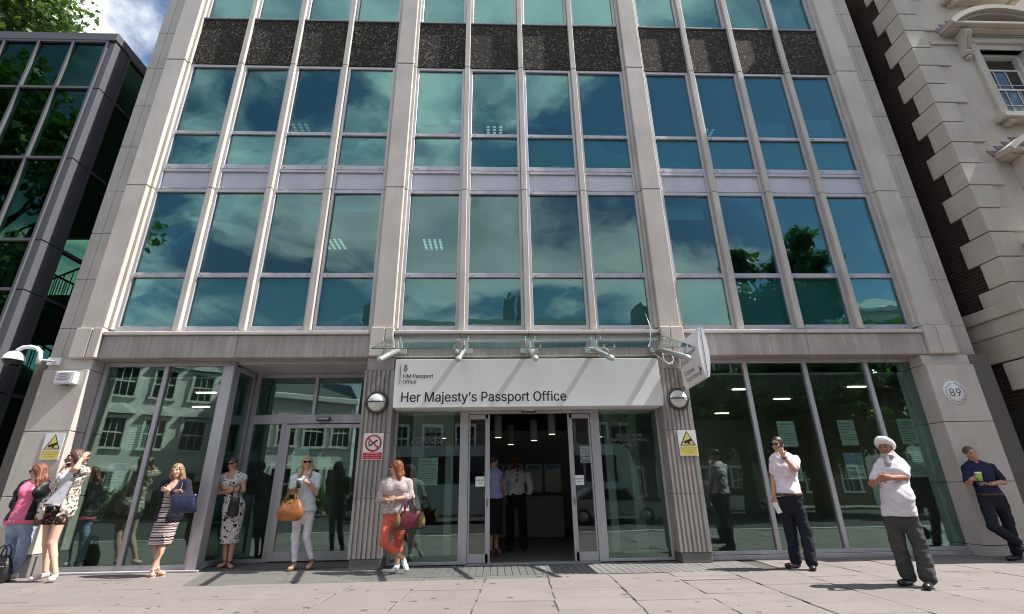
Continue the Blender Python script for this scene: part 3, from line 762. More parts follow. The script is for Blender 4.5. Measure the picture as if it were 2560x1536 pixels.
# door sensors
for x, y, lab in ((.665, .31, 'small dark motion sensor over the open automatic doors'), (-3.45, 1.12, 'small dark motion sensor over the closed sliding door')):
    z = 2.60
    t = boxo('motion_sensor', (x-.135, x+.135, y-.06, y, z-.035, z+.04), MAT['ringm'], ch=.008); tag(t, lab, 'sensor', 'door sensors')
    boxo('lens_strip', (x-.11, x+.11, y-.064, y-.061, z-.012, z+.022), MAT['panel'], t)

# ------------------------------------------------------------------ lettering and papers on the glass
def window_text(x, z, lab):
    t = empty('window_lettering', (x, YL, z), lab, 'lettering', 'reception lettering on the glass')
    for i, l in enumerate(('RECEPTION', 'APPOINTMENTS', 'ONLY')):
        text(l, .085, (x, YL+.006, z-.085*i), MAT['grey_print'], t, align='CENTER', extrude=.0005, width=(.5, .67, .26)[i], offset=.002)
window_text(-1.21, 2.105, 'dark reception lettering on the pane left of the entrance'); window_text(2.56, 2.105, 'dark reception lettering on the pane right of the entrance')
def notice(x0, x1, z0, z1, y, label, head=None, lines=8, picture=None, group='paper notices on the glass', body=None, arrow=False):
    t = boxo('paper_notice', (x0, x1, y, y+.002, z0, z1), MAT['paper']); tag(t, label, 'notice', group)
    w, h = x1-x0, z1-z0; yy = y-.001
    zt = z1-h*.1
    if picture:
        boxo('picture', (x0+.01, x1-.01, yy-.0002, yy+.0008, z0+h*.52, z1-.01), picture, t)
        zt = z0+h*.46
    if head:
        text(head, .043, (x0+w*.08, yy, zt-.03), MAT['grey_print'] if not picture else BK, t, extrude=.0004, line=.95, offset=.001)
        zt -= .05*(head.count('\n')+1)+.03
    if body:
        text(body, .027, (x0+w*.08, yy, zt-.02), MAT['grey_print'], t, extrude=.0004, line=1.15)
    elif lines:
        m = MB()
        for k in range(lines):
            zz_ = zt-.01-k*(zt-z0-.03)/lines
            m.box(x0+w*.08, x0+w*(.92 if k % 4 else .6), yy-.0004, yy+.0006, zz_-.006, zz_+.003)
        m.build('text_lines', MAT['grey_print'], t)
    return t
yp = YL+.026
t = notice(-6.905, -6.57, 1.29, 1.75, yp, 'paper notice with blue heading block on the left-hand shop window', lines=7)
boxo('heading_block', (-6.80, -6.58, yp-.003, yp-.0012, 1.62, 1.735), MAT['blue_print'], t)
notice(-6.96, -6.61, 2.0, 2.475, yp+.35, 'pale notice hanging high behind the left-hand shop window', lines=9)
notice(-1.36, -1.025, 1.30, 1.775, yp, 'customer service notice beside the coral-trousered woman', 'Customer\nService Notice', body='Please note that only\ncustomers who have\nan appointment will be\nseen, unless you have\nbeen requested to\nreturn.\n\nThank you')
notice(-3.98, -3.675, 1.57, 2.035, YR-.018, 'tall paper notice on the sliding door behind the blonde woman', lines=9)
notice(-3.475, -3.235, 1.63, 1.865, YR-.018, 'small wide paper on the sliding door right of a taller one', lines=1)
notice(5.475, 5.815, 1.89, 2.37, yp, 'customer service notice above the head of the man on the phone', 'Customer Service\nNotice', lines=6)
notice(5.50, 5.78, 1.27, 1.73, yp, 'paper notice behind the shoulder of the man on the phone', lines=8)
notice(6.68, 7.01, 1.90, 2.375, yp, 'upper welcome notice left of the turbaned man', 'Welcome to\nHer Majesty’s\nPassport Office', lines=5)
MAT['seapic'] = mat_new('sea picture', (.15, .3, .5), .5); g = G(MAT['seapic'])
g.set('Base Color', g.ramp(g.noise(g.scale(g.pos(), (3, 3, 9)), 1.6, 4), [(.3, (.04, .14, .32)), (.55, (.25, .45, .62)), (.7, (.6, .7, .75))]))
notice(6.645, 6.995, 1.287, 1.76, yp, 'travel poster with a blue sea picture on the glass', 'Travelling abroad?', lines=5, picture=MAT['seapic'])
notice(7.88, 8.20, 1.91, 2.39, yp, 'upper welcome notice on the rightmost pane', 'Welcome to\nHer Majesty’s\nPassport Office', lines=5)
notice(7.87, 8.18, 1.31, 1.78, yp, 'lower text notice on the rightmost pane', lines=10)
for x0, lab in ((-.335, 'white automatic door sticker on the left door leaf'), (1.485, 'white automatic door sticker on the right door leaf')):
    t = boxo('door_sticker', (x0, x0+.165, YL+.012, YL+.014, 1.262, 1.432), MAT['white_paint']); tag(t, lab, 'sticker', 'automatic door stickers')
    text('Automatic\ndoor', .033, (x0+.0825, YL+.0112, 1.36), BK, t, align='CENTER', extrude=.0003, line=1.1, offset=.001)
t = notice(1.61, 1.80, 1.65, 1.945, YL+.034, 'small paper with a black arrow on the right door leaf', lines=5)
m = MB(); m.prism([(1.655, 1.68), (1.685, 1.70), (1.685, 1.688), (1.765, 1.688), (1.765, 1.672), (1.685, 1.672), (1.685, 1.66)], 'y', YL+.031, YL+.032); m.build('arrow', BK, t)
# ------------------------------------------------------------------ glass neighbour on the left
L = empty('glass_building', (-13, 2, 0), 'dark green glass building with grey mullions at the left edge', 'building')
plain('grey_cladding', (.095, .095, .108), .5, .1); plain('grey_cladding_dark', (.06, .06, .068), .55, .1); plain('stair_metal', (.085, .10, .095), .5); plain('stair_rail', (.16, .2, .19), .4, .3)
XC, XW = -9.15, -19.9
ZR = [11.50, 10.06, 8.09, 6.08, 4.99, 3.02, 1.0, .06]
mx = [-9.33-.80*i for i in range(14)]
# corner post, in lengths
for z0, z1 in zip([0.02]+ZR[::-1][1:], ZR[::-1][1:]+[11.52]):
    if z1-z0 > .3:
        boxo('corner_cladding', (-9.31, XC, .0, .20, z0+.01, z1-.01), MAT['grey_cladding'], L, ch=.006)
        boxo('corner_cladding', (XC-.16, XC+.004, .205, .42, z0+.01, z1-.01), MAT['grey_cladding_dark'], L, ch=.004)
boxo('parapet', (XW, XC+.02, -.04, .4, 11.53, 11.76), MAT['grey_cladding'], L, ch=.01)
boxo('parapet', (XC-.35, XC+.02, .405, 9.0, 11.53, 11.76), MAT['grey_cladding'], L, ch=.01)
boxo('roof', (XW, XC-.36, .41, 9.0, 11.5, 11.6), MAT['core'], L)
for x in mx: boxo('mullion', (x-.028, x+.028, -.035, .10, .02, 11.52), MAT['grey_cladding'], L, ch=.004)
for a, b in zip(mx[:-1], mx[1:]):
    for z in ZR: boxo('rail', (b+.03, a-.03, -.03, .09, z-.03, z+.03), MAT['grey_cladding'], L)
    for z1, z0 in zip(ZR[:-1], ZR[1:]):
        if z1-z0 > .5: boxo('pane', (b+.029, a-.029, .02, .03, z0+.03, z1-.03), MAT['gl_dark'], L)
ys = [.45, 2.1, 3.8, 5.5]
for y in ys: boxo('side_mullion', (XC-.09, XC+.03, y-.025, y+.025, .02, 11.52), MAT['grey_cladding_dark'], L)
for ya, yb in zip(ys[:-1], ys[1:]):
    for z in ZR: boxo('side_rail', (XC-.08, XC+.025, ya+.027, yb-.027, z-.03, z+.03), MAT['grey_cladding_dark'], L)
    for z1, z0 in zip(ZR[:-1], ZR[1:]):
        if z1-z0 > .5: boxo('side_pane', (XC-.03, XC-.02, ya+.025, yb-.025, z0+.03, z1-.03), MAT['gl_dark'], L)
boxo('rear_wall', (XW, -17.6, 8.8, 9, 0, 11.4), MAT['stair_metal'], L)
for z in ((0, 5.0), (7.7, 8.5), (11.0, 11.48)): boxo('rear_wall', (-17.59, -12.41, 8.8, 9, z[0], z[1]), MAT['stair_metal'], L)
for x in (-15.9, -14.2): boxo('rear_mullion', (x-.04, x+.04, 8.82, 8.98, 5.01, 10.99), MAT['grey_cladding_dark'], L)
for z in ((0, 3.05), (5.05, 6.05), (8.1, 11.4)): boxo('rear_wall', (-12.39, XC-.1, 8.8, 9, z[0], z[1]), MAT['stair_metal'], L)
boxo('inner_wall', (-18.4, -18.2, .5, 8.7, .05, 11.4), MAT['stair_metal'], L)
for z in (4.97, 8.05): boxo('landing', (-15.9, -9.6, .6, 3.0, z-.22, z-.02), MAT['stair_metal'], L); boxo('floor', (-18.15, -15.95, .6, 3.0, z-.22, z-.02), MAT['stair_metal'], L)
def flight(x0, z0, x1, z1, y):
    q = MB(); q.prism([(x0, z0), (x1, z1), (x1, z1-.32), (x0, z0-.32)], 'y', y, y+1.1); st = q.build('stair_flight', MAT['stair_metal'], L)
    for yy in (y+.02, y+1.08):
        MB().tube([(x0, yy, z0+.95), (x1, yy, z1+.95)], .03, 6).build('handrail', MAT['stair_rail'], st)
        for k in range(15):
            t = (k+.5)/15
            MB().tube([(x0+(x1-x0)*t, yy, z0+(z1-z0)*t), (x0+(x1-x0)*t, yy, z0+(z1-z0)*t+.95)], .014, 5).build('baluster', MAT['stair_rail'], st)
flight(-9.9, 3.0, -13.4, 4.95, 3.2); flight(-13.4, 1.05, -9.9, 3.0, 4.6); flight(-13.4, 6.2, -9.9, 8.0, 4.6); flight(-9.9, 4.95, -13.4, 6.6, 3.2); flight(-13.2, 0, -9.9, 1.05, 3.2)
for z, y in ((5.0, .62), (8.07, .62), (5.0, 2.95), (2.2, .9)):
    r = MB().tube([(-15.8, y, z+.95), (-9.5, y, z+.95)], .025, 6).build('guard_rail', MAT['stair_rail'], L)
    for k in range(38): MB().tube([(-15.7+k*.165, y, z), (-15.7+k*.165, y, z+.95)], .012, 5).build('baluster', MAT['stair_rail'], r)

# ------------------------------------------------------------------ stucco house on the right
HK = .95
def hx(x): return x*HK
def hz(z): return 1.16+(z-1.16)*HK
HY = -.45
H = empty('stucco_house', (hx(13.5), 3, 0), 'cream stucco house with heavy corner quoins and brick flank at the right edge', 'house')
MAT['stucco'] = stone('cream_stucco', (.47, .415, .35), var=.09, speck=.04, streak=.12, fine=30, bump=.12, soot=.3)
MAT['stucco2'] = stone('cream_quoin', (.50, .45, .385), var=.09, speck=.04, streak=.1, fine=30, bump=.12, soot=.28)
MAT['brickm'] = stone('dark_brick', (.055, .034, .026), var=.4, speck=.35, fine=40)
MAT['mortar'] = mat_new('dark mortar', (.045, .038, .033), .95)
MAT['lead'] = mat_new('lead flashing', (.12, .12, .14), .5)
plain('timber_white', (.6, .59, .55), .45); MAT['gl_house'] = glass('old_window_glass', (.55, .58, .57), (.8, .82, .82), base=.02, fres=.7, wave=.2, wscale=3)
X0 = hx(10.92); X1 = X0+9; wy = HY
# front wall leaves openings for two windows, one above the other (further columns lie outside the picture)
ox0, ox1 = hx(12.62), hx(13.95)
def wall(*b, mat=MAT['stucco'], name='wall'): return boxo(name, b, mat, H)
za0, za1 = hz(9.56), hz(11.80); zb0, zb1 = za0-4.0*HK, za1-4.0*HK
ztop = 16.2
wall(X0+.02, ox0, wy, wy+.35, 0, ztop); wall(ox1, X1, wy, wy+.35, 0, ztop)
for z0, z1 in ((0, zb0), (zb1, za0), (za1, hz(13.6)), (hz(13.6)+.004, ztop)): wall(ox0, ox1, wy, wy+.35, z0, z1)
flank = wall(X0+.03, X0+.33, wy+.36, wy+9, 0, ztop, mat=MAT['mortar'], name='flank_wall')
boxo('roof', (X0-.1, X1, wy-.2, wy+9, ztop, ztop+.25), MAT['stucco'], H)
boxo('room_wall', (X0+.4, X1-.1, wy+4, wy+4.1, 0, ztop-.1), MAT['dark_inner'], H)
boxo('room_floor', (X0+.4, X1-.1, wy+.4, wy+3.99, zb0-.2, zb0-.1), MAT['dark_inner'], H); boxo('room_ceiling', (X0+.4, X1-.1, wy+.4, wy+3.99, za1+.25, za1+.3), MAT['inner_ceiling'], H)
# bricks on the flank: the nearest courses singly, the rest as one mass
bmesh_brick = MB().box(-.02, .03, -.105, .105, -.03, .03, ch=.004).mesh('brick'); bmesh_brick.materials.append(MAT['brickm'])
rb = random.Random(5); cnt = 0; rest = MB()
zc = 2.6
while zc < 14.2:
    off = .11 if int(zc/.075) % 2 else 0
    for j in range(9):
        y = wy+.5+off+j*.225
        if cnt < 300 and 4.0 < zc and .75 < y-wy < 1.25 and zc < 12.8:
            link('brick', bmesh_brick, None, flank, (X0+.02+rb.uniform(0, .008), y, zc)); cnt += 1
        else:
            a = X0+.005+rb.uniform(0, .008); rest.box(a, a+.05, y-.105, y+.105, zc-.031, zc+.031)
    zc += .075
o = rest.build('brickwork', MAT['brickm'], flank); o['kind'] = 'stuff'
# quoins
zq = [13.62, 13.02, 12.42, 11.81, 11.20, 10.595, 9.99, 9.39, 8.79, 8.185, 7.575, 6.965, 6.36, 5.75, 5.15, 4.78]
zq = [15.4, 14.8, 14.2]+zq
for i, (z1, z0) in enumerate(zip(zq[:-1], zq[1:])):
    lng = i % 2 == 0
    fl, sl_ = (.83, .42) if lng else (.49, .69)
    # first listed real course (13.62-13.02) is short on the front
    q = MB()
    a, b = X0-.05, X0+fl*HK
    q.box(a+.015, b, wy-.04, wy+sl_*HK, hz(z0)+.012, hz(z1)-.012, ch=.008)
    q.build('quoin', MAT['stucco2'], H)
# string course and plain band
boxo('string_course', (X0-.12, X1, wy-.14, wy+1.4, hz(4.50), hz(4.77)), MAT['stucco2'], H, ch=.02)
boxo('string_course', (X0-.07, X1, wy-.09, wy+1.4, hz(4.15), hz(4.495)), MAT['stucco2'], H, ch=.01)
boxo('plain_band', (X0-.05, X1, wy-.06, wy+1.4, hz(3.60), hz(4.145)), MAT['stucco'], H, ch=.01)
for i, (z1, z0) in enumerate(zip([3.58, 2.98, 2.38, 1.78, 1.18, .58], [2.98, 2.38, 1.78, 1.18, .58, .0])):
    boxo('quoin', (X0-.05, X0+(.83 if i % 2 else .49), wy-.06, wy+(.42 if i % 2 else .69), hz(z0)+.012 if z0 else 0, hz(z1)-.012), MAT['stucco2'], H, ch=.008)
def house_window(zoff, label_open):
    z0, z1 = za0+zoff, za1+zoff
    w_ = MB()
    for a, b in ((ox0-.17, ox0+.03), (ox1-.03, ox1+.17)): w_.box(a, b, wy-.07, wy+.2, z0-.02, z1+.16, ch=.01)
    w_.box(ox0-.17, ox1+.17, wy-.09, wy+.2, z1+.165, z1+.30, ch=.015); w_.box(ox0+.035, ox1-.035, wy-.03, wy+.2, z1, z1+.16)
    wd = w_.build('window', MAT['stucco2'], H)
    boxo('sill', (ox0-.36, ox1+.36, wy-.26, wy+.25, z0-.17, z0-.022), MAT['stucco2'], wd, ch=.012)
    for xx in (ox0-.22, ox1+.08): boxo('sill_block', (xx, xx+.15, wy-.2, wy, z0-.27, z0-.173), MAT['stucco2'], wd, ch=.01)
    # timber box frame and two sashes, the upper one dropped
    fr = MB()
    fr.box(ox0+.03, ox0+.11, wy+.12, wy+.24, z0, z1); fr.box(ox1-.11, ox1-.03, wy+.12, wy+.24, z0, z1); fr.box(ox0+.11, ox1-.11, wy+.12, wy+.24, z1-.08, z1)
    fr.build('sash_frame', MAT['timber_white'], wd)
    def sash(a, b, c, d, y, tilt):
        m = MB(); t = .05
        m.box(a, a+t, y, y+.045, c, d); m.box(b-t, b, y, y+.045, c, d); m.box(a+t, b-t, y, y+.045, c, c+t+.015); m.box(a+t, b-t, y, y+.045, d-t, d)
        for k in (1, 2): m.box(a+t+(b-a-2*t)*k/3-.009, a+t+(b-a-2*t)*k/3+.009, y+.008, y+.038, c+t+.015, d-t)
        zc_ = (c+d)/2; m.box(a+t, b-t, y+.009, y+.037, zc_-.009, zc_+.009)
        s_ = m.build('sash', MAT['timber_white'], wd)
        boxo('pane', (a+t-.003, b-t+.003, y+.02, y+.026, c+t, d-t+.003), MAT['gl_house'], wd)
        return s_
    hgt = z1-.08-z0
    sash(ox0+.11, ox1-.11, z0+.35*hgt if label_open else z0+hgt*.5, z0+.35*hgt+hgt*.48 if label_open else z1-.08, wy+.19, 0)
    sash(ox0+.11, ox1-.11, z0, z0+hgt*.5, wy+.135, 0)
    # consoles
    for xc in (ox0-.42, ox1+.27):
        c = MB(); pr = [(0, 0)]
        prof = [(wy, z1+.42), (wy-.26, z1+.42), (wy-.30, z1+.30), (wy-.24, z1+.18), (wy-.15, z1+.02), (wy-.14, z1-.12), (wy-.18, z1-.2), (wy-.13, z1-.27), (wy, z1-.25)]
        c.prism(prof, 'x', xc, xc+.17); cs = c.build('console', MAT['stucco2'], wd)
        for dx in (.03, .085, .14): MB().tube([(xc+dx, wy-.262, z1+.40), (xc+dx, wy-.302, z1+.30), (xc+dx, wy-.242, z1+.18), (xc+dx, wy-.155, z1+.02), (xc+dx, wy-.145, z1-.12)], .022, 6).build('fillet', MAT['stucco2'], cs)
        boxo('acanthus', (xc+.03, xc+.14, wy-.12, wy, z1-.36, z1-.275), MAT['stucco2'], cs, ch=.02)
    # entablature and segmental pediment
    xm = (ox0+ox1)/2; hw = 1.48*HK; zb = z1+.43
    boxo('frieze', (ox0-.25, ox1+.25, wy-.06, wy, z1+.305, zb-.002), MAT['stucco2'], wd)
    co = boxo('cornice', (xm-hw+.02, xm+hw-.02, wy-.36, wy, zb+.05, zb+.14), MAT['stucco2'], wd, ch=.015)
    boxo('bed_mould', (xm-hw+.1, xm+hw-.1, wy-.24, wy, zb, zb+.047), MAT['stucco2'], co)
    bead = MB()
    for k in range(40):
        xx = ox0-.2+k*(ox1-ox0+.4)/39; bead.box(xx-.014, xx+.014, wy-.105, wy-.062, z1+.375, z1+.405, ch=.006)
    bead.build('bead_course', MAT['stucco2'], wd)
    rise = .56; rad = (hw*hw+rise*rise)/(2*rise); zc0 = zb+.14+rise-rad; a_ = math.asin(hw/rad)
    def arc(r, n=26): return [(xm+r*math.sin(-a_+2*a_*k/n), zc0+r*math.cos(-a_+2*a_*k/n)) for k in range(n+1)]
    o1, o2, o3 = arc(rad), arc(rad-.13), arc(rad-.2)
    for (A_, B_, yy, mt, nm) in ((o1, o2, wy-.38, MAT['stucco2'], 'arched_cornice'), (o2, o3, wy-.27, MAT['stucco'], 'arched_mould')):
        q = MB(); V = [[q.bm.verts.new((p[0], y_, p[1])) for p in L_] for L_ in (A_, B_) for y_ in (yy, wy)]
        n_ = len(A_)
        for i in range(n_-1):
            for f4 in ((V[0], V[2]), (V[0], V[1]), (V[2], V[3]), (V[1], V[3])): q.bm.faces.new([f4[0][i], f4[0][i+1], f4[1][i+1], f4[1][i]])
        q.bm.faces.new([V[0][0], V[1][0], V[3][0], V[2][0]]); q.bm.faces.new([V[0][-1], V[1][-1], V[3][-1], V[2][-1]])
        q.build(nm, mt, co)
    q = MB(); q.prism([(xm-hw+.15, zb+.141)]+o3[2:-2]+[(xm+hw-.15, zb+.141)], 'y', wy-.05, wy-.002); q.build('tympanum', MAT['stucco'], co)
    for k in range(4):   # stepped lead flashing beside the pediment
        zz_ = zb+.16+k*.13; xx = xm-hw-.12+k*.22
        MB().prism([(xx, zz_+.13), (xx+.36, zz_+.13), (xx+.36, zz_+.05), (xx+.1, zz_-.04)], 'y', wy-.012, wy-.001).build('flashing', MAT['lead'], co)
house_window(0, True); house_window(-4.0*HK, False); house_window(4.05*HK, False)
boxo('thin_string', (X0+.5, ox0-.43, wy-.035, wy, hz(11.95), hz(12.05)), MAT['stucco2'], H)
PO = boxo('added_shade_block', (11.05, 14.2, wy-.66, wy-.001, 0, 5.6), MAT['stucco'], H)  # invented block out of view, added to shade the right end of the pavement
boxo('cornice', (10.98, 14.27, wy-.73, wy-.001, 5.602, 5.85), MAT['stucco2'], PO, ch=.02); boxo('shade_block_surround', (12.0, 13.3, wy-.70, wy-.661, 0, 2.6), MAT['stucco2'], PO); boxo('door', (12.15, 13.15, wy-.715, wy-.701, .02, 2.4), MAT['black_print'], PO)  # cornice and door only dress the added, unseen shade block
lm = MB()
for k in range(6): lm.box(ox0+.3+(k % 3)*.1, ox0+.36+(k % 3)*.1, wy+1.3+(k//3)*.15, wy+1.36+(k//3)*.15, za1+.19, za1+.2)
lm.build('ceiling_lamp', MAT['lamp_warm'], H)

# gate across the alley
GT = empty('alley_gate', (10.1, .9, 0), 'black boarded gate with spiked top in the dark gap beside the stucco house', 'gate')
plain('black_paint', (.012, .012, .012), .45)
for i in range(7):
    x = 9.92+i*.085
    boxo('board', (x, x+.08, .86, .9, .05, 2.45), MAT['black_paint'], GT, ch=.004)
    MB().tube([(x+.04, .88, 2.45), (x+.04, .86, 2.62), (x+.07, .82, 2.72)], [.018, .014, .003], 6).build('spike', MAT['black_paint'], GT)
for z in (.4, 1.3, 2.3): boxo('rail', (9.91, 10.52, .902, .94, z, z+.08), MAT['black_paint'], GT)

# ------------------------------------------------------------------ trees
def leafmat(name, a, b):
    m = mat_new(name, a, .5, spec=.35); g = G(m)
    at = g.n('ShaderNodeAttribute', attribute_name='tone').outputs['Fac']
    g.set('Base Color', g.mix(at, a, b)); g.b.inputs['Subsurface Weight'].default_value = 0
    g.t.nodes.remove(g.b)
    d = g.n('ShaderNodeBsdfDiffuse'); t = g.n('ShaderNodeBsdfTranslucent'); gl = g.n('ShaderNodeBsdfGlossy', {'Roughness': .35, 'Color': (1, 1, 1, 1)})
    c = g.mix(at, a, b); g.t.links.new(c, d.inputs['Color']); c2 = g.mix(1.0, c, (1.1, 1.25, .55), 'MULTIPLY'); g.t.links.new(c2, t.inputs['Color'])
    m1 = g.n('ShaderNodeMixShader', {0: .42, 1: d.outputs[0], 2: t.outputs[0]}); m2 = g.n('ShaderNodeMixShader', {0: .05, 1: m1.outputs[0], 2: gl.outputs[0]})
    out = [n for n in g.t.nodes if n.type == 'OUTPUT_MATERIAL'][0]; g.t.links.new(m2.outputs[0], out.inputs[0])
    return m
MAT['leaf'] = leafmat('plane_leaf', (.045, .095, .02), (.11, .18, .04))
MAT['bark'] = stone('plane_bark', (.14, .12, .095), var=.35, speck=.3, fine=25)
LEAF = np.array([(0, -.5), (.16, -.30), (.5, -.34), (.34, -.04), (.52, .26), (.2, .2), (0, .58), (-.2, .2), (-.52, .26), (-.34, -.04), (-.5, -.34), (-.16, -.30)])
def crown_mesh(name, centers, radii, n, size, rng, squash=.8):
    ci = rng.integers(0, len(centers), n); d = rng.normal(size=(n, 3)); d /= np.linalg.norm(d, axis=1)[:, None]
    rr_ = rng.random(n)**.45
    P = np.array(centers)[ci]+d*(np.array(radii)[ci]*rr_)[:, None]*np.array([1, 1, squash])
    nrm = d*.5+rng.normal(size=(n, 3))*.6+np.array([0, 0, .5]); nrm /= np.linalg.norm(nrm, axis=1)[:, None]
    a = np.cross(nrm, rng.normal(size=(n, 3))); a /= np.linalg.norm(a, axis=1)[:, None]; b = np.cross(nrm, a)
    s = size*(.6+.7*rng.random(n))
    V = P[:, None, :]+s[:, None, None]*(LEAF[None, :, 0, None]*a[:, None, :]+LEAF[None, :, 1, None]*b[:, None, :])
    V[:, 6] += nrm*(-.12*s)[:, None]
    k = len(LEAF); verts = V.reshape(-1, 3)
    me = bpy.data.meshes.new(name)
    me.vertices.add(n*k); me.vertices.foreach_set('co', verts.ravel())
    me.loops.add(n*k); me.loops.foreach_set('vertex_index', np.arange(n*k, dtype=np.int32))
    me.polygons.add(n); me.polygons.foreach_set('loop_start', (np.arange(n)*k).astype(np.int32)); me.polygons.foreach_set('loop_total', np.full(n, k, np.int32))
    at = me.attributes.new('tone', 'FLOAT', 'POINT'); at.data.foreach_set('value', np.repeat(rng.random(n), k).astype(np.float32))
    me.update(calc_edges=True); me.validate(); me.materials.append(MAT['leaf'])
    return me
def tree(name, x, y, h, cr, n, size, label, seed, zoff=-.1, group=None, cv=1.0):
    rng = np.random.default_rng(seed); t = empty(name, (x, y, zoff), label, 'tree', group)
    hc = h-cr*.75*cv
    tk = MB(); tk.tube([(x, y, zoff), (x+.1, y, h*.25), (x+.05, y+.1, h*.45), (x, y, h*.72)], [.34, .27, .22, .08], 10)
    cs, rs = [], []
    for i in range(38):
        a = rng.random()*6.283; r = cr*(.25+.6*rng.random()**.6); dz_ = cr*(rng.random()*1.5-.75)*.9; zc = hc+dz_*cv
        k = max(.25, math.sqrt(max(0, 1-(dz_/cr)**2))); c = (x+r*k*math.cos(a), y+r*k*math.sin(a), zc)
        cs.append(c); rs.append(cr*(.22+.2*rng.random()))
        z0 = h*(.35+.3*rng.random())
        tk.tube([(x, y, z0), ((x+c[0])/2, (y+c[1])/2, (z0+c[2])/2+.3), c], [.09, .06, .02], 5)
    tk.build('trunk', MAT['bark'], t)
    link('crown', crown_mesh('crown', cs, rs, n, size, rng), None, t)
    return t
T = tree('plane_tree', -26.3, 6.5, 28.0, 7.2, 30000, .27, 'leafy plane tree rising behind the glass building at top left', 11)

# ------------------------------------------------------------------ the other side of the street (seen mirrored in the glass)
plain('brown_brick', (.16, .105, .075), .9); plain('slate', (.07, .075, .085), .6); plain('white_stucco', (.72, .70, .66), .7); plain('house_glass', (.02, .025, .03), .08)
MAT['brown_brick2'] = stone('stock_brick', (.22, .17, .12), var=.25, speck=.3, fine=30)
def opposite(x0, x1, h, mat, label, floors, nwin, chim=True, ped=False, y=-25.0, rot=0, name='terrace_house'):
    o = empty(name, ((x0+x1)/2, y-4, -.12), label, 'house', 'houses across the street')
    boxo('wall', (x0+.02, x1-.02, y-9, y, -.12, h), mat, o)
    boxo('cornice', (x0-.05, x1+.05, y-9.1, y+.35, h+.003, h+.4), MAT['white_stucco'], o, ch=.05)
    rf = MB(); rf.prism([(y-9, h+.41), (y+.1, h+.41), (y-2.2, h+1.9), (y-6.8, h+1.9)], 'x', x0, x1); r = rf.build('roof', MAT['slate'], o)
    if chim:
        for cx_ in (x0+.5, x1-.5):
            boxo('chimney', (cx_-.45, cx_+.45, y-5.5, y-3.4, h+.8, h+4.2), MAT['brown_brick2'], r)
            for k in range(4): MB().lathe([(.12, 0), (.1, .5)], (cx_, y-5.1+k*.45, h+4.2), seg=8).build('chimney_pot', MAT['brown_brick'], r)
    o.rotation_euler.z = R(rot)
    fh = (h-.5)/floors
    for fl in range(floors):
        for k in range(nwin):
            xc = x0+(k+.5)*(x1-x0)/nwin; zb = fl*fh+.9; hh = fh*.56; ww = .58
            wd = MB()
            for a, b, c, d in ((xc-ww-.14, xc-ww, zb, zb+hh), (xc+ww, xc+ww+.14, zb, zb+hh), (xc-ww-.14, xc+ww+.14, zb+hh, zb+hh+.2), (xc-ww-.2, xc+ww+.2, zb-.15, zb)): wd.box(a, b, y+.002, y+.14, c, d)
            if ped and fl in (1, 2): wd.prism([(xc-ww-.35, zb+hh+.3), (xc+ww+.35, zb+hh+.3), (xc, zb+hh+.85)], 'y', y+.002, y+.3)
            wq = wd.build('window', MAT['white_stucco'], o)
            boxo('pane', (xc-ww, xc+ww, y+.004, y+.03, zb, zb+hh), MAT['house_glass'], wq)
            m = MB(); m.box(xc-ww, xc+ww, y+.031, y+.07, zb+hh*.48, zb+hh*.53)
            for kk in (1, 2): m.box(xc-ww+2*ww*kk/3-.02, xc-ww+2*ww*kk/3+.02, y+.031, y+.06, zb, zb+hh)
            m.build('glazing_bars', MAT['white_stucco'], wq)
opposite(-32, -19, 10.2, MAT['white_stucco'], 'tall white stucco house with pediments mirrored in the left shop window', 3, 6, ped=True, rot=-38, y=-22)
opposite(-18.5, -11.5, 7.2, MAT['white_stucco'], 'low white house mirrored in the second left pane', 2, 4, chim=False, rot=-30, y=-22)
opposite(-10, 1.5, 12.2, MAT['brown_brick2'], 'brown brick terrace house mirrored left of the entrance', 4, 5)
opposite(1.6, 13, 12.2, MAT['brown_brick2'], 'brown brick terrace house mirrored over the entrance', 4, 5)
opposite(13.1, 26, 11.6, MAT['brown_brick2'], 'brown brick terrace house mirrored in the right-hand windows', 4, 5)
opposite(26.1, 42, 13.5, MAT['white_stucco'], 'white stucco house mirrored at the far right', 4, 6)
fp = boxo('far_pavement', (-80, 80, -25.2, -20.4, -.139, .0), MAT['slab']); tag(fp, kind='structure')
tree('plane_tree', 15.2, -13.6, 13.6, 3.1, 12000, .32, 'plane tree mirrored in the right-hand upper windows', 21, cv=2.0)
tree('plane_tree', 20.0, -14.5, 9.4, 3.6, 10000, .32, 'plane tree mirrored at the right end of the shop window', 22, cv=1.2)
tree('plane_tree', 10.6, -21.8, 7.8, 2.8, 7000, .32, 'small plane tree mirrored in the right shop window beside the column', 24, cv=1.1)
tree('plane_tree', 12.2, -14.6, 6.6, 2.7, 9000, .3, 'low plane tree mirrored behind the man on the phone', 25, cv=1.0)
tree('plane_tree', 16.8, -16.5, 7.6, 3.6, 10000, .32, 'broad plane tree mirrored across the middle of the right shop window', 26, cv=1.0)
tree('plane_tree', -22.5, -10.5, 19.5, 5.4, 14000, .36, 'plane tree mirrored in the dark glass building', 23, cv=1.5)
# hedge before the white house
hg = crown_mesh('hedge', [(-30+i*.8, -22.6, .9) for i in range(26)], [1.0]*26, 9000, .16, np.random.default_rng(9), .95)
tag(link('hedge', hg), 'dark garden hedge mirrored low in the left shop window', 'hedge')
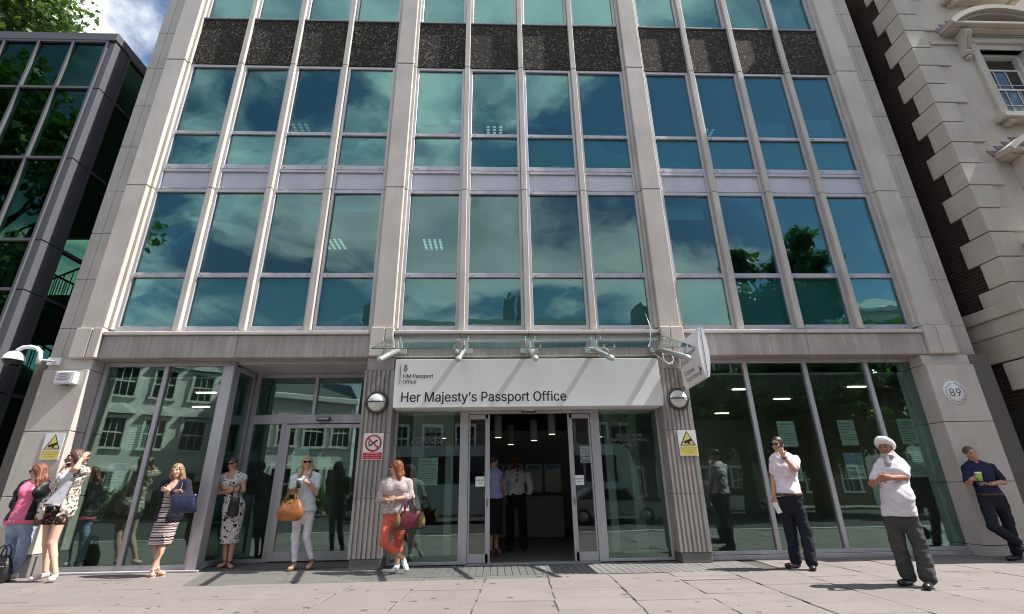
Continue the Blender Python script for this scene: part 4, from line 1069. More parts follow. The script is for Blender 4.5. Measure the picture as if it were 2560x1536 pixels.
# parked coach and car
plain('coach_white', (.62, .64, .66), .3); plain('silver_paint', (.5, .52, .54), .25, .6); plain('tyre', (.02, .02, .02), .8)
CO = empty('coach', (1.5, -15.2, -.14), 'white coach parked across the road, mirrored in the entrance glass', 'coach')
m = MB(); pr = [(-5.5, .25), (6.6, .25), (6.75, .8), (6.7, 2.2), (6.45, 3.0), (6.0, 3.25), (-5.2, 3.25), (-5.5, 3.0)]
m.prism(pr, 'y', -16.5, -14.0); m.build('body', MAT['coach_white'], CO)
for k in range(7): boxo('side_window', (-5.0+k*1.55, -3.55+k*1.55, -13.998, -13.985, 1.55, 2.75), MAT['house_glass'], CO)
def wheel(x, y, r, par, wd=.24):
    w_ = MB().lathe([(.02, 0), (r, 0), (r, -wd), (.02, -wd)], (x, y, r-.14), axis='y', seg=20).build('wheel', MAT['tyre'], par)
    MB().lathe([(.01, .01), (r*.6, .01), (r*.6, -.02)], (x, y, r-.14), axis='y', seg=16).build('rim', MAT['steel'], w_)
for x in (-3.6, 4.4): wheel(x, -13.98, .5, CO)
def car(x, y, mat, label):
    c = empty('parked_car', (x, y, -.14), label, 'car', 'cars parked across the road')
    m = MB(); body = [(-2.1, .3), (2.1, .3), (2.15, .6), (1.95, .82), (1.1, .9), (.55, 1.38), (-.9, 1.42), (-1.6, .98), (-2.1, .9)]
    m.prism([(x+a, b-.14) for a, b in body], 'y', y-.85, y+.85); m.build('body', mat, c)
    win = [(.95, .92), (.5, 1.33), (-.85, 1.36), (-1.4, .98)]
    for yy in (y+.851, y-.861): MB().prism([(x+a, b-.14) for a, b in win], 'y', yy, yy+.01).build('side_window', MAT['house_glass'], c)
    for xx in (-1.3, 1.3): wheel(x+xx, y+.86, .32, c, .2)
car(4.9, -12.2, MAT['silver_paint'], 'silver car parked before the coach, mirrored right of the entrance')
car(12.5, -17.5, MAT['silver_paint'], 'silver car parked at the far kerb, mirrored in the right shop window')
car(-6.5, -18.2, MAT['ringm'], 'dark car parked at the far kerb, mirrored left of the entrance')
# ------------------------------------------------------------------ people: joints in metres (L / R = left / right seen from the street)
PEOPLE = {
 'pink': dict(head=(-7.593, -0.22, 1.604), neck=(-7.562, -0.22, 1.442), sL=(-7.726, -0.22, 1.393), sR=(-7.462, -0.17, 1.399), eL=(-7.872, -0.12, 1.095), wL=(-7.834, -0.02, 0.888), eR=(-7.436, -0.1, 1.135), wR=(-7.52, -0.02, 0.93), waist=(-7.581, -0.22, 1.092), pelvis=(-7.575, -0.22, 0.831), hL=(-7.671, -0.22, 0.787), hR=(-7.479, -0.22, 0.784), kL=(-7.67, -0.19, 0.471), kR=(-7.429, -0.25, 0.472), aL=(-7.592, -0.19, 0.129), aR=(-7.419, -0.27, 0.114), tL=(-7.614, -0.27, 0.048), tR=(-7.506, -0.34, 0.03)),
 'shorts': dict(head=(-6.874, -0.45, 1.809), neck=(-6.828, -0.45, 1.64), sL=(-6.924, -0.48, 1.53), sR=(-6.691, -0.41, 1.593), eL=(-6.994, -0.57, 1.351), wL=(-6.92, -0.57, 1.605), eR=(-6.653, -0.65, 1.613), wR=(-6.727, -0.5, 1.756), waist=(-6.861, -0.45, 1.243), pelvis=(-6.917, -0.45, 1.039), hL=(-7.035, -0.42, 0.987), hR=(-6.798, -0.48, 0.985), kL=(-6.958, -0.4, 0.529), kR=(-6.796, -0.51, 0.535), aL=(-6.863, -0.39, 0.136), aR=(-6.62, -0.51, 0.127), tL=(-6.95, -0.53, 0.041), tR=(-6.584, -0.61, 0.03)),
 'navy': dict(head=(-5.38, -0.13, 1.585), neck=(-5.359, -0.1, 1.416), sL=(-5.537, -0.1, 1.384), sR=(-5.204, -0.1, 1.393), eL=(-5.528, -0.16, 1.189), wL=(-5.256, -0.3, 1.24), eR=(-5.082, -0.16, 1.169), wR=(-5.364, -0.27, 1.271), waist=(-5.395, -0.1, 1.077), pelvis=(-5.388, -0.1, 0.838), hL=(-5.469, -0.1, 0.826), hR=(-5.289, -0.1, 0.83), kL=(-5.487, -0.08, 0.502), kR=(-5.334, -0.14, 0.505), aL=(-5.387, -0.1, 0.112), aR=(-5.36, -0.22, 0.111), tL=(-5.181, -0.22, 0.035), tR=(-5.281, -0.34, 0.03)),
 'bw': dict(head=(-4.855, 0.62, 1.725), neck=(-4.825, 0.62, 1.572), sL=(-5.005, 0.62, 1.503), sR=(-4.616, 0.62, 1.505), eL=(-5.001, 0.57, 1.224), wL=(-4.662, 0.42, 1.259), eR=(-4.554, 0.57, 1.258), wR=(-4.766, 0.46, 1.305), waist=(-4.744, 0.62, 1.173), pelvis=(-4.688, 0.62, 0.94), hL=(-4.792, 0.62, 0.928), hR=(-4.572, 0.62, 0.924), kL=(-4.726, 0.62, 0.504), kR=(-4.589, 0.59, 0.504), aL=(-4.682, 0.62, 0.119), aR=(-4.581, 0.58, 0.109), tL=(-4.714, 0.48, 0.034), tR=(-4.457, 0.42, 0.03)),
 'blonde': dict(head=(-3.339, 0.2, 1.711), neck=(-3.317, 0.2, 1.545), sL=(-3.515, 0.2, 1.463), sR=(-3.134, 0.2, 1.48), eL=(-3.505, 0.16, 1.209), wL=(-3.379, -0.02, 1.304), eR=(-3.103, 0.16, 1.193), wR=(-3.166, -0.02, 1.358), waist=(-3.277, 0.2, 1.13), pelvis=(-3.26, 0.2, 0.873), hL=(-3.368, 0.2, 0.853), hR=(-3.188, 0.2, 0.864), kL=(-3.355, 0.14, 0.503), kR=(-3.182, 0.2, 0.482), aL=(-3.317, 0.15, 0.127), aR=(-3.074, 0.26, 0.147), tL=(-3.334, 0, 0.03), tR=(-3.072, 0.1, 0.037)),
 'coral': dict(head=(-1.659, -0.3, 1.578), neck=(-1.648, -0.3, 1.416), sL=(-1.822, -0.3, 1.343), sR=(-1.437, -0.3, 1.345), eL=(-1.879, -0.33, 1.069), wL=(-1.739, -0.5, 1.073), eR=(-1.384, -0.35, 1.108), wR=(-1.577, -0.52, 1.086), waist=(-1.62, -0.3, 1.018), pelvis=(-1.615, -0.3, 0.847), hL=(-1.712, -0.3, 0.823), hR=(-1.515, -0.3, 0.819), kL=(-1.729, -0.48, 0.455), kR=(-1.535, -0.28, 0.485), aL=(-1.435, -0.45, 0.221), aR=(-1.548, -0.28, 0.13), tL=(-1.349, -0.48, 0.043), tR=(-1.571, -0.44, 0.03)),
 'phone': dict(head=(4.693, -0.87, 1.828), neck=(4.705, -0.87, 1.675), sL=(4.625, -0.81, 1.595), sR=(4.897, -0.93, 1.6), eL=(4.533, -0.82, 1.301), wL=(4.449, -0.89, 1.032), eR=(4.76, -1.09, 1.432), wR=(4.643, -1.05, 1.627), waist=(4.705, -0.87, 1.082), pelvis=(4.676, -0.87, 0.953), hL=(4.603, -0.82, 0.923), hR=(4.759, -0.92, 0.937), kL=(4.668, -0.79, 0.525), kR=(4.806, -0.95, 0.534), aL=(4.688, -0.73, 0.066), aR=(4.775, -0.99, 0.089), tL=(4.475, -0.82, 0.035), tR=(4.696, -1.13, 0.03)),
 'sikh': dict(head=(5.317, -2.36, 1.639), neck=(5.344, -2.36, 1.536), sL=(5.226, -2.3, 1.416), sR=(5.435, -2.42, 1.412), eL=(5.017, -2.34, 1.193), wL=(4.974, -2.56, 1.24), eR=(5.345, -2.50, 1.262), wR=(5.087, -2.58, 1.259), waist=(5.266, -2.39, 1.038), pelvis=(5.26, -2.36, 0.819), hL=(5.183, -2.31, 0.784), hR=(5.327, -2.41, 0.8), kL=(5.184, -2.29, 0.417), kR=(5.345, -2.44, 0.429), aL=(5.228, -2.26, 0.067), aR=(5.301, -2.48, 0.091), tL=(5.022, -2.36, 0.03), tR=(5.104, -2.66, 0.031)),
 'coffee': dict(head=(8.449, -0.35, 1.682), neck=(8.504, -0.3, 1.533), sL=(8.391, -0.24, 1.448), sR=(8.776, -0.3, 1.45), eL=(8.226, -0.35, 1.171), wL=(8.14, -0.52, 1.242), eR=(8.886, -0.33, 1.197), wR=(8.483, -0.5, 1.166), waist=(8.566, -0.32, 1.04), pelvis=(8.573, -0.33, 0.918), hL=(8.452, -0.33, 0.891), hR=(8.703, -0.33, 0.923), kL=(8.269, -0.5, 0.508), kR=(8.684, -0.36, 0.533), aL=(8.559, -0.52, 0.272), aR=(8.614, -0.4, 0.095), tL=(8.485, -0.64, 0.162), tR=(8.318, -0.52, 0.03)),
 'guard': dict(head=(0.474, 2.4, 1.788), neck=(0.519, 2.4, 1.586), sL=(0.301, 2.4, 1.561), sR=(0.752, 2.4, 1.526), eL=(0.225, 2.45, 1.294), wL=(0.265, 2.35, 1.031), eR=(0.813, 2.42, 1.258), wR=(0.75, 2.35, 0.982), waist=(0.476, 2.4, 1.234), pelvis=(0.473, 2.4, 1.068), hL=(0.354, 2.4, 1.015), hR=(0.591, 2.4, 1.011), kL=(0.348, 2.4, 0.556), kR=(0.625, 2.4, 0.551), aL=(0.343, 2.43, 0.108), aR=(0.634, 2.4, 0.092), tL=(0.295, 2.28, 0.046), tR=(0.604, 2.25, 0.03)),
 'lilac': dict(head=(-0.004, 1.3, 1.754), neck=(-0.005, 1.3, 1.611), sL=(-0.134, 1.22, 1.52), sR=(0.11, 1.38, 1.522), eL=(-0.16, 1.25, 1.319), wL=(-0.054, 1.4, 1.142), eR=(0.15, 1.45, 1.317), wR=(0.179, 1.6, 1.189), waist=(-0.013, 1.3, 1.267), pelvis=(-0.013, 1.3, 1.08), hL=(-0.093, 1.23, 1.045), hR=(0.067, 1.37, 1.041), kL=(-0.066, 1.23, 0.634), kR=(0.052, 1.37, 0.624), aL=(-0.065, 1.23, 0.212), aR=(0.038, 1.37, 0.174), tL=(-0.014, 1.4, 0.078), tR=(0.129, 1.5, 0.03)),
}

V3 = lambda *a: np.array(a, dtype=np.float64)
def nrm(v): return v/np.linalg.norm(v)
class SDF:
    def __init__(s, lo, hi, h):
        s.lo = np.array(lo, float); s.h = h; s.n = np.ceil((np.array(hi)-s.lo)/h).astype(int)+1
        s.F = np.full(s.n, .2, np.float32)
        s.ax = [s.lo[i]+h*np.arange(s.n[i]) for i in range(3)]
    def sub(s, lo, hi):
        i0 = np.clip(np.floor((lo-s.lo)/s.h).astype(int), 0, s.n-1); i1 = np.clip(np.ceil((hi-s.lo)/s.h).astype(int)+1, 1, s.n)
        if np.any(i1 <= i0): return None, None
        sl = tuple(slice(a, b) for a, b in zip(i0, i1))
        return sl, np.meshgrid(*[s.ax[i][sl[i]].astype(np.float32) for i in range(3)], indexing='ij', sparse=True)
    def put(s, sl, d, k):
        F = s.F[sl]
        if k > 0:
            hh = np.clip(.5+.5*(F-d)/k, 0, 1); s.F[sl] = F*(1-hh)+d*hh-k*hh*(1-hh)
        else: s.F[sl] = np.minimum(F, d)
    def cone(s, a, b, ra, rb, k=.03):
        a, b = np.asarray(a, float), np.asarray(b, float); r = max(ra, rb)+k+.04
        sl, (X, Y, Z) = s.sub(np.minimum(a, b)-r, np.maximum(a, b)+r)
        if sl is None: return s
        ab = b-a; L = max(1e-9, ab@ab)
        px, py, pz = X-a[0], Y-a[1], Z-a[2]
        t = np.clip((px*ab[0]+py*ab[1]+pz*ab[2])/L, 0, 1)
        d = np.sqrt((px-t*ab[0])**2+(py-t*ab[1])**2+(pz-t*ab[2])**2)-(ra+t*(rb-ra))
        s.put(sl, d, k); return s
    def _ell(s, c, A, rad, pad):
        c = np.asarray(c, float); r = max(rad)+pad
        sl, g = s.sub(c-r, c+r)
        if sl is None: return None, None
        X, Y, Z = g[0]-c[0], g[1]-c[1], g[2]-c[2]
        q = [(X*A[i][0]+Y*A[i][1]+Z*A[i][2]) for i in range(3)]
        k0 = np.sqrt(sum((q[i]/rad[i])**2 for i in range(3)))+1e-6; k1 = np.sqrt(sum((q[i]/rad[i]**2)**2 for i in range(3)))+1e-6
        return sl, k0*(k0-1)/k1
    def ell(s, c, A, rad, k=.02):
        sl, d = s._ell(c, A, rad, k+.04)
        if sl is not None: s.put(sl, d, k)
        return s
    def carve(s, c, A, rad):
        sl, d = s._ell(c, A, rad, .03)
        if sl is not None: s.F[sl] = np.maximum(s.F[sl], -d)
        return s
    def grid(s): return np.meshgrid(*[a.astype(np.float32) for a in s.ax], indexing='ij', sparse=True)
    def plane(s, p, n):      # keeps the side the normal points away from
        X, Y, Z = s.grid(); s.F = np.maximum(s.F, (X-p[0])*n[0]+(Y-p[1])*n[1]+(Z-p[2])*n[2]); return s
    def folds(s, amp, f=22, ph=0.):
        X, Y, Z = s.grid()
        s.F = s.F+amp*(np.sin(f*(Z+.55*X)+2.4*np.sin(9*X+5*Y+ph)+ph)*.55+np.sin(f*1.9*(Z*.5-X+.3*Y)+1.9*np.sin(13*Z+ph)+1.3*np.sin(17*X))*.45+np.sin(f*3.1*(Z+.2*X-.4*Y)+2.2*np.sin(15*X-9*Z+ph))*.35).astype(np.float32); return s
    def mesh(s):
        F = s.F; F[0] = F[-1] = .1; F[:, 0] = F[:, -1] = .1; F[:, :, 0] = F[:, :, -1] = .1
        S_ = F < 0; c = np.zeros(np.array(F.shape)-1, np.uint8)
        off = [(i, j, k) for i in (0, 1) for j in (0, 1) for k in (0, 1)]
        sh = c.shape
        for o in off: c += S_[o[0]:o[0]+sh[0], o[1]:o[1]+sh[1], o[2]:o[2]+sh[2]]
        act = (c > 0) & (c < 8); idx = np.argwhere(act); ids = np.full(sh, -1, np.int32); ids[act] = np.arange(len(idx))
        vals = np.stack([F[idx[:, 0]+o[0], idx[:, 1]+o[1], idx[:, 2]+o[2]] for o in off], 1)
        acc = np.zeros((len(idx), 3)); cn = np.zeros(len(idx)); O = np.array(off, float)
        for i in range(8):
            for j in range(i+1, 8):
                if np.abs(O[i]-O[j]).sum() != 1: continue
                a, b = vals[:, i], vals[:, j]; m = (a < 0) != (b < 0)
                t = np.where(m, a/np.where(m, a-b, 1), 0)
                acc[m] += (O[i]+t[:, None]*(O[j]-O[i]))[m]; cn += m
        V = s.lo+s.h*(idx+acc/np.maximum(cn, 1)[:, None])
        Q = []
        for ax in range(3):
            o1, o2 = [(1, 2), (2, 0), (0, 1)][ax]
            A = [slice(None)]*3; Bs = [slice(None)]*3; A[ax] = slice(0, -1); Bs[ax] = slice(1, None)
            d = S_[tuple(A)] != S_[tuple(Bs)]; e = np.argwhere(d)
            e = e[(e[:, o1] > 0) & (e[:, o2] > 0) & (e[:, o1] < F.shape[o1]-1) & (e[:, o2] < F.shape[o2]-1)]
            ins = S_[e[:, 0], e[:, 1], e[:, 2]]
            q = []
            for d1, d2 in ((-1, -1), (0, -1), (0, 0), (-1, 0)):
                f = e.copy(); f[:, o1] += d1; f[:, o2] += d2; q.append(ids[f[:, 0], f[:, 1], f[:, 2]])
            q = np.stack(q, 1); q[~ins] = q[~ins][:, ::-1]; Q.append(q)
        return V, np.concatenate(Q)
def to_mesh(name, V, Q, mat=None, col=None):
    me = bpy.data.meshes.new(name); n = len(V); k = len(Q)
    me.vertices.add(n); me.vertices.foreach_set('co', np.asarray(V, np.float32).ravel())
    me.loops.add(4*k); me.loops.foreach_set('vertex_index', np.asarray(Q, np.int32).ravel())
    me.polygons.add(k); me.polygons.foreach_set('loop_start', (np.arange(k)*4).astype(np.int32)); me.polygons.foreach_set('loop_total', np.full(k, 4, np.int32))
    me.polygons.foreach_set('use_smooth', np.ones(k, bool))
    me.update(calc_edges=True)
    if col is not None:
        at = me.color_attributes.new('Col', 'FLOAT_COLOR', 'POINT'); at.data.foreach_set('color', np.c_[col, np.ones(n)].astype(np.float32).ravel())
    if mat: me.materials.append(mat)
    return me
def skin_mat():
    m = mat_new('skin', (.5, .3, .2), .62, spec=.2); g = G(m)
    g.set('Base Color', g.n('ShaderNodeAttribute', attribute_name='Col').outputs['Color'])
    g.b.inputs['Subsurface Weight'].default_value = .06; g.b.inputs['Subsurface Radius'].default_value = (.01, .004, .002)
    return m
MAT['skin'] = skin_mat()
def cloth(name, c, rough=.85, weave=260, bump=.25, var=.12, sheen=0):
    m = mat_new(name, c, rough, spec=.25); g = G(m); p = g.pos()
    g.set('Base Color', g.mix(g.gray(g.noise(p, 14, 4), .3, .7), tuple(x*(1-var) for x in c), tuple(min(1, x*(1+var)) for x in c)))
    n1 = g.noise(g.scale(p, (1, 1, .6)), 16, 4, .6); g.bump(g.math('ADD', n1, g.math('MULTIPLY', g.noise(p, weave, 2), .25)), bump, .012)
    return m
def pattern(name, fn, rough=.8, bump=.25):
    m = mat_new(name, (.5, .5, .5), rough, spec=.25); g = G(m); p = g.pos(); g.set('Base Color', fn(g, p)); g.bump(g.noise(p, 18, 4), bump, .012); return m
CONST = 'CONSTANT'
def p_bw(g, p):
    w1 = g.n('ShaderNodeTexNoise', {'Vector': p, 'Scale': 11., 'Detail': 2., 'Distortion': 1.6}).outputs['Fac']
    base = g.ramp(w1, [(0, (.012, .012, .014)), (.415, (.012, .012, .014)), (.43, (.62, .58, .57)), (.565, (.62, .58, .57)), (.58, (.05, .05, .055)), (.595, (.62, .58, .57))], 'LINEAR')
    return base
def p_aztec(g, p):
    sx_ = g.n('ShaderNodeSeparateXYZ', {0: p}); x, z = sx_.outputs[0], sx_.outputs[2]
    tri = g.math('PINGPONG', g.math('MULTIPLY', x, 1.0), .022)
    zz_ = g.math('ADD', z, g.math('MULTIPLY', tri, .55))
    band = g.math('FRACT', g.math('MULTIPLY', zz_, 9.0)); band2 = g.math('FRACT', g.math('MULTIPLY', z, 4.1))
    c1 = g.ramp(band, [(0, (.02, .018, .02)), (.22, (.55, .50, .48)), (.36, (.32, .12, .13)), (.46, (.6, .55, .53)), (.60, (.03, .03, .03)), (.76, (.5, .3, .3)), (.88, (.6, .55, .53))], CONST)
    c2 = g.ramp(g.math('FRACT', g.math('MULTIPLY', z, 27.0)), [(0, (.02, .02, .02)), (.4, (.6, .55, .52)), (.7, (.38, .18, .18)), (.85, (.6, .56, .54))], CONST)
    return g.mix(g.math('GREATER_THAN', band2, .5), c1, c2)
def p_kimono(g, p):
    pn = g.n('ShaderNodeVectorMath', {0: p, 1: g.scale(g.n('ShaderNodeTexNoise', {'Vector': p, 'Scale': 30.}).outputs['Color'], (.03, .03, .03))}, operation='ADD').outputs[0]
    col = g.n('ShaderNodeTexVoronoi', {'Vector': pn, 'Scale': 34.}).outputs['Color']; r = g.n('ShaderNodeSeparateColor', {0: col}).outputs[0]
    return g.ramp(r, [(0, (.62, .56, .5)), (.40, (.30, .08, .07)), (.52, (.12, .13, .06)), (.66, (.55, .47, .4)), (.78, (.06, .05, .05)), (.88, (.65, .6, .55))], CONST)
def p_shorts(g, p):
    col = g.n('ShaderNodeTexVoronoi', {'Vector': p, 'Scale': 42.}).outputs['Color']; r = g.n('ShaderNodeSeparateColor', {0: col}).outputs[0]
    return g.ramp(r, [(0, (.012, .011, .011)), (.66, (.22, .09, .08)), (.76, (.015, .015, .014)), (.86, (.45, .38, .3)), (.93, (.03, .035, .02))], CONST)
def p_pink(g, p):
    v = g.n('ShaderNodeTexVoronoi', {'Vector': g.scale(p, (1, .2, 1)), 'Scale': 9.5, 'Randomness': .7}).outputs['Distance']
    return g.ramp(v, [(0, (.03, .03, .03)), (.06, (.75, .7, .68)), (.13, (.70, .155, .27))], CONST)
def p_check(g, p):
    sx_ = g.n('ShaderNodeSeparateXYZ', {0: p}); x, y, z = sx_.outputs
    fx = g.math('FRACT', g.math('MULTIPLY', g.math('ADD', x, y), 30.)); fz = g.math('FRACT', g.math('MULTIPLY', z, 30.))
    ln = g.math('MAXIMUM', g.math('GREATER_THAN', fx, .82), g.math('GREATER_THAN', fz, .82))
    return g.mix(g.math('MULTIPLY', ln, .22), (.70, .66, .71), (.38, .36, .50))
def p_denim(g, p):
    return g.ramp(g.noise(p, 8, 5), [(.3, (.20, .26, .40)), (.6, (.34, .42, .55)), (.8, (.5, .56, .64))])
def p_knit(g, p):
    return g.ramp(g.vor(g.scale(p, (1, 1, 1.4)), 60), [(0, (.68, .58, .57)), (.35, (.66, .56, .55)), (.62, (.34, .25, .24))])
MAT['bw'] = pattern('black_white_print', p_bw); MAT['aztec'] = pattern('zigzag_band_knit', p_aztec); MAT['kimono'] = pattern('floral_kimono', p_kimono)
MAT['shortsm'] = pattern('dark_floral', p_shorts); MAT['pinktop'] = pattern('pink_flower_top', p_pink); MAT['check'] = pattern('fine_check_shirt', p_check)
MAT['denim'] = pattern('pale_denim', p_denim); MAT['knit'] = pattern('white_open_knit', p_knit, .95, .4)
for n_, c_ in dict(navy_knit=(.014, .014, .026), white_cotton=(.72, .71, .74), mint_top=(.55, .63, .63), white_denim=(.74, .70, .75), coral_cotton=(.60, .13, .085), pink_shirt=(.74, .63, .69), navy_trouser=(.014, .015, .026),
                   grey_trouser=(.062, .06, .058), navy_polo=(.018, .02, .055), black_trouser=(.008, .008, .009), guard_shirt=(.55, .55, .57), lilac_top=(.32, .33, .56), black_skirt=(.008, .008, .009), black_leather=(.012, .012, .014),
                   turban=(.76, .73, .76), beard=(.40, .38, .365), grey_top=(.62, .6, .66)).items():
    MAT[n_] = cloth(n_, c_, .45 if 'leather' in n_ else .85)
def hairm(name, c):
    m = mat_new(name, c, .42, spec=.4); g = G(m); p = g.pos(); f = g.noise(g.scale(p, (60, 60, 5)), 2.2, 4, .7)
    g.set('Base Color', g.mix(g.gray(f, .3, .7), tuple(x*.45 for x in c), tuple(min(1, x*1.6) for x in c))); g.bump(f, .5, .006); MAT[name] = m; return m
hairm('hair_auburn', (.16, .055, .028)); hairm('hair_brown', (.085, .045, .03)); hairm('hair_blonde', (.36, .25, .14)); hairm('hair_lightbrown', (.24, .14, .075)); hairm('hair_dark', (.022, .016, .013)); hairm('hair_red', (.20, .062, .025)); hairm('hair_greybrown', (.09, .065, .045))
plain('sunglass', (.008, .008, .009), .12); plain('shoe_white', (.75, .72, .76), .5); plain('shoe_black', (.014, .013, .013), .35); plain('sandal_tan', (.28, .10, .04), .5); plain('espadrille', (.62, .5, .46), .8); plain('belt_brown', (.055, .028, .018), .5); plain('gold', (.5, .4, .22), .3, .8)

class Person:
    def __init__(s, key, label, skin, face, size=1.0, build=(.155, .10, .125, .095, .165, .11), leg=1.0, arm=1.0, head_up=None, bust=0, cat_label=None, belly=0, away=False, head_size=1.0, hand_curl=(.5, .5)):
        s.key = key; s.J = {k: np.array(v, float) for k, v in PEOPLE[key].items()}; J = s.J
        for sd in 'LR':
            a_ = J['a'+sd]
            if a_[2] < .14: a_[2] = max(a_[2], .098)
        s.sk = np.array(skin); s.label = label; s.hs = size*head_size; s.size = size; s.b = build; s.leg = leg; s.arm = arm; s.bust = bust; s.belly = belly
        s.curl = hand_curl
        base = (J['aL']+J['aR'])/2
        s.root = empty('person', (float(base[0]), float(base[1]), 0), label, 'person')
        s.yaw = face[0]
        s.up = nrm(J['neck']-J['pelvis']); lat = J['sR']-J['sL']; lat = nrm(lat-s.up*(lat@s.up)); s.u = lat; s.f = np.cross(lat, s.up)*(-1 if away else 1)
        a, pitch = R(face[0]), R(face[1]); roll = R(face[2]) if len(face) > 2 else 0
        hf = V3(math.sin(a)*math.cos(pitch), -math.cos(a)*math.cos(pitch), math.sin(pitch)); hu = nrm(nrm(J['head']-J['neck'])*.55+V3(0, 0, .8)); hu = nrm(hu-hf*(hu@hf))
        hl = np.cross(hu, hf); s.hl, s.hf, s.hu = hl*math.cos(roll)+hu*math.sin(roll), hf, hu*math.cos(roll)-hl*math.sin(roll)
        s.HA = np.stack([s.hl, s.hf, s.hu]); s.hc = J['head']
        s.neckb = J['neck']-s.up*.02
        s.chest = J['neck']*.62+J['waist']*.38
        s.hipc = (J['hL']+J['hR'])/2
    def box(s, keys, pad):
        P = np.array([s.J[k] for k in keys]); return P.min(0)-pad, P.max(0)+pad
    # --- body pieces, each with an inflation
    def torso(s, S_, inf=0., low=True, k=.04, flare=0.):
        cw, cd, ww, wd, hw, hd = [x*s.size+inf for x in s.b]; J = s.J
        st = [(s.neckb-s.up*.075, cw*.92, cd*.84), (s.chest, cw, cd), (J['waist'], ww+flare*.4, wd+flare*.4), (s.hipc+s.up*.06, hw+flare, hd+flare)]
        if low: st.append((s.hipc-s.up*.03, hw*.97+flare, hd*.96+flare))
        for (a, w1, d1), (b, w2, d2) in zip(st[:-1], st[1:]):
            o1, o2 = max(0, w1-d1), max(0, w2-d2)
            for t in (-1, 0, 1): S_.cone(a+s.u*o1*t, b+s.u*o2*t, d1, d2, k)
        for k_ in ('sL', 'sR'): S_.cone(s.neckb, J[k_]-s.up*.02, .052*s.size+inf, .058*s.size+inf, .05)
        if s.bust:
            for t in (-1, 1): S_.ell(s.chest-s.up*.03+s.f*(cd*.72)+s.u*t*cw*.5, np.stack([s.u, s.f, s.up]), (s.bust+inf, s.bust*.95+inf, s.bust+inf), .05)
        if s.belly: S_.ell(J['waist']+s.f*.05-s.up*.03, np.stack([s.u, s.f, s.up]), (ww*.95, wd+s.belly, .19), .07)
        return S_
    def armp(s, S_, side, inf=0., t0=0., t1=2., k=.02):
        J = s.J; a, e, w_ = J['s'+side]-s.up*.02, J['e'+side], J['w'+side]; r = [x*s.arm*s.size+inf for x in (.050, .041, .040, .027)]
        if t0 < 1:
            te = min(1, t1); S_.cone(a+(e-a)*t0, a+(e-a)*te, r[0]+(r[1]-r[0])*t0, r[0]+(r[1]-r[0])*te, k)
        if t1 > 1: S_.cone(e, e+(w_-e)*(t1-1), r[2], r[2]+(r[3]-r[2])*(t1-1), k)
        return S_
    def legp(s, S_, side, inf=0., t0=0., t1=2., k=.03, straight=0.):
        J = s.J; h, kn, an = J['h'+side], J['k'+side], J['a'+side]; L_ = s.leg*s.size
        r = [.086*L_+inf, .058*L_+inf+straight*.4, .055*L_+inf+straight*.4, .036*L_+inf+straight]
        te = min(1, t1); S_.cone(h+(kn-h)*t0, h+(kn-h)*te, r[0], r[0]+(r[1]-r[0])*te, k)
        if t1 > 1:
            S_.cone(kn, kn+(an-kn)*(t1-1), r[2], r[2]+(r[3]-r[2])*(t1-1), k)
            bk = s.f*-.018
            if t1 > 1.4: S_.cone(kn+(an-kn)*.15+bk, kn+(an-kn)*.45+bk, .036*L_+inf, .040*L_+inf, .035)
        return S_
    def foot(s, S_, side, inf=0., k=.015, low=.0):
        J = s.J; a, t = J['a'+side], J['t'+side]; d = t-a; dh = nrm(d)
        heel = a-np.array([dh[0], dh[1], 0])*.03+V3(0, 0, -.055)
        if d[2] < -.14: heel = a-nrm(np.cross(np.cross(d, s.u), d))*0-s.f*.03
        r = .034*s.size
        S_.cone(a, heel*.6+a*.4, .034*s.size+inf, .034*s.size+inf, k); S_.cone(heel, t-dh*.02, r+inf, .030*s.size+inf, k)
        lt = np.cross(dh, V3(0, 0, 1)); lt = lt/max(1e-6, np.linalg.norm(lt))
        for q in (-1, 1): S_.cone(heel*.35+t*.65+lt*q*.016, t-dh*.03+lt*q*.016, .026+inf, .022+inf, k)
        return S_
    def hand(s, S_, side, curl, aim=None, palm=None):
        J = s.J; w_, e = J['w'+side], J['e'+side]; d = nrm(w_-e) if aim is None else nrm(np.array(aim, float))
        pn = np.array(palm, float) if palm is not None else -s.f
        pn = nrm(pn-d*(pn@d)); lt = np.cross(d, pn); z = s.size
        for q in (-.022, 0, .022): S_.cone(w_+lt*q*.6*z, w_+d*.075*z+lt*q*z, .017*z, .014*z, .012)
        for i, (q, L_) in enumerate(((-.030, .068), (-.010, .078), (.010, .073), (.030, .057))):
            p = w_+d*.078*z+lt*q*z; dd = d.copy()
            for j, fr in enumerate((.45, .32, .23)):
                an = curl*(.7+.35*j); dd = nrm(dd*math.cos(an)+pn*math.sin(an)); n_ = p+dd*L_*fr*z
                S_.cone(p, n_, (.0092-.001*j)*z, (.0086-.001*j)*z, .003); p = n_
        th = w_+d*.028*z-lt*.026*z; td = nrm(d*.65-lt*.7+pn*.35)
        S_.cone(th, th+td*.036*z, .0115*z, .010*z, .006); S_.cone(th+td*.036*z, th+td*.036*z+nrm(td+d*.6+pn*.5)*.03*z, .010*z, .0085*z, .004)
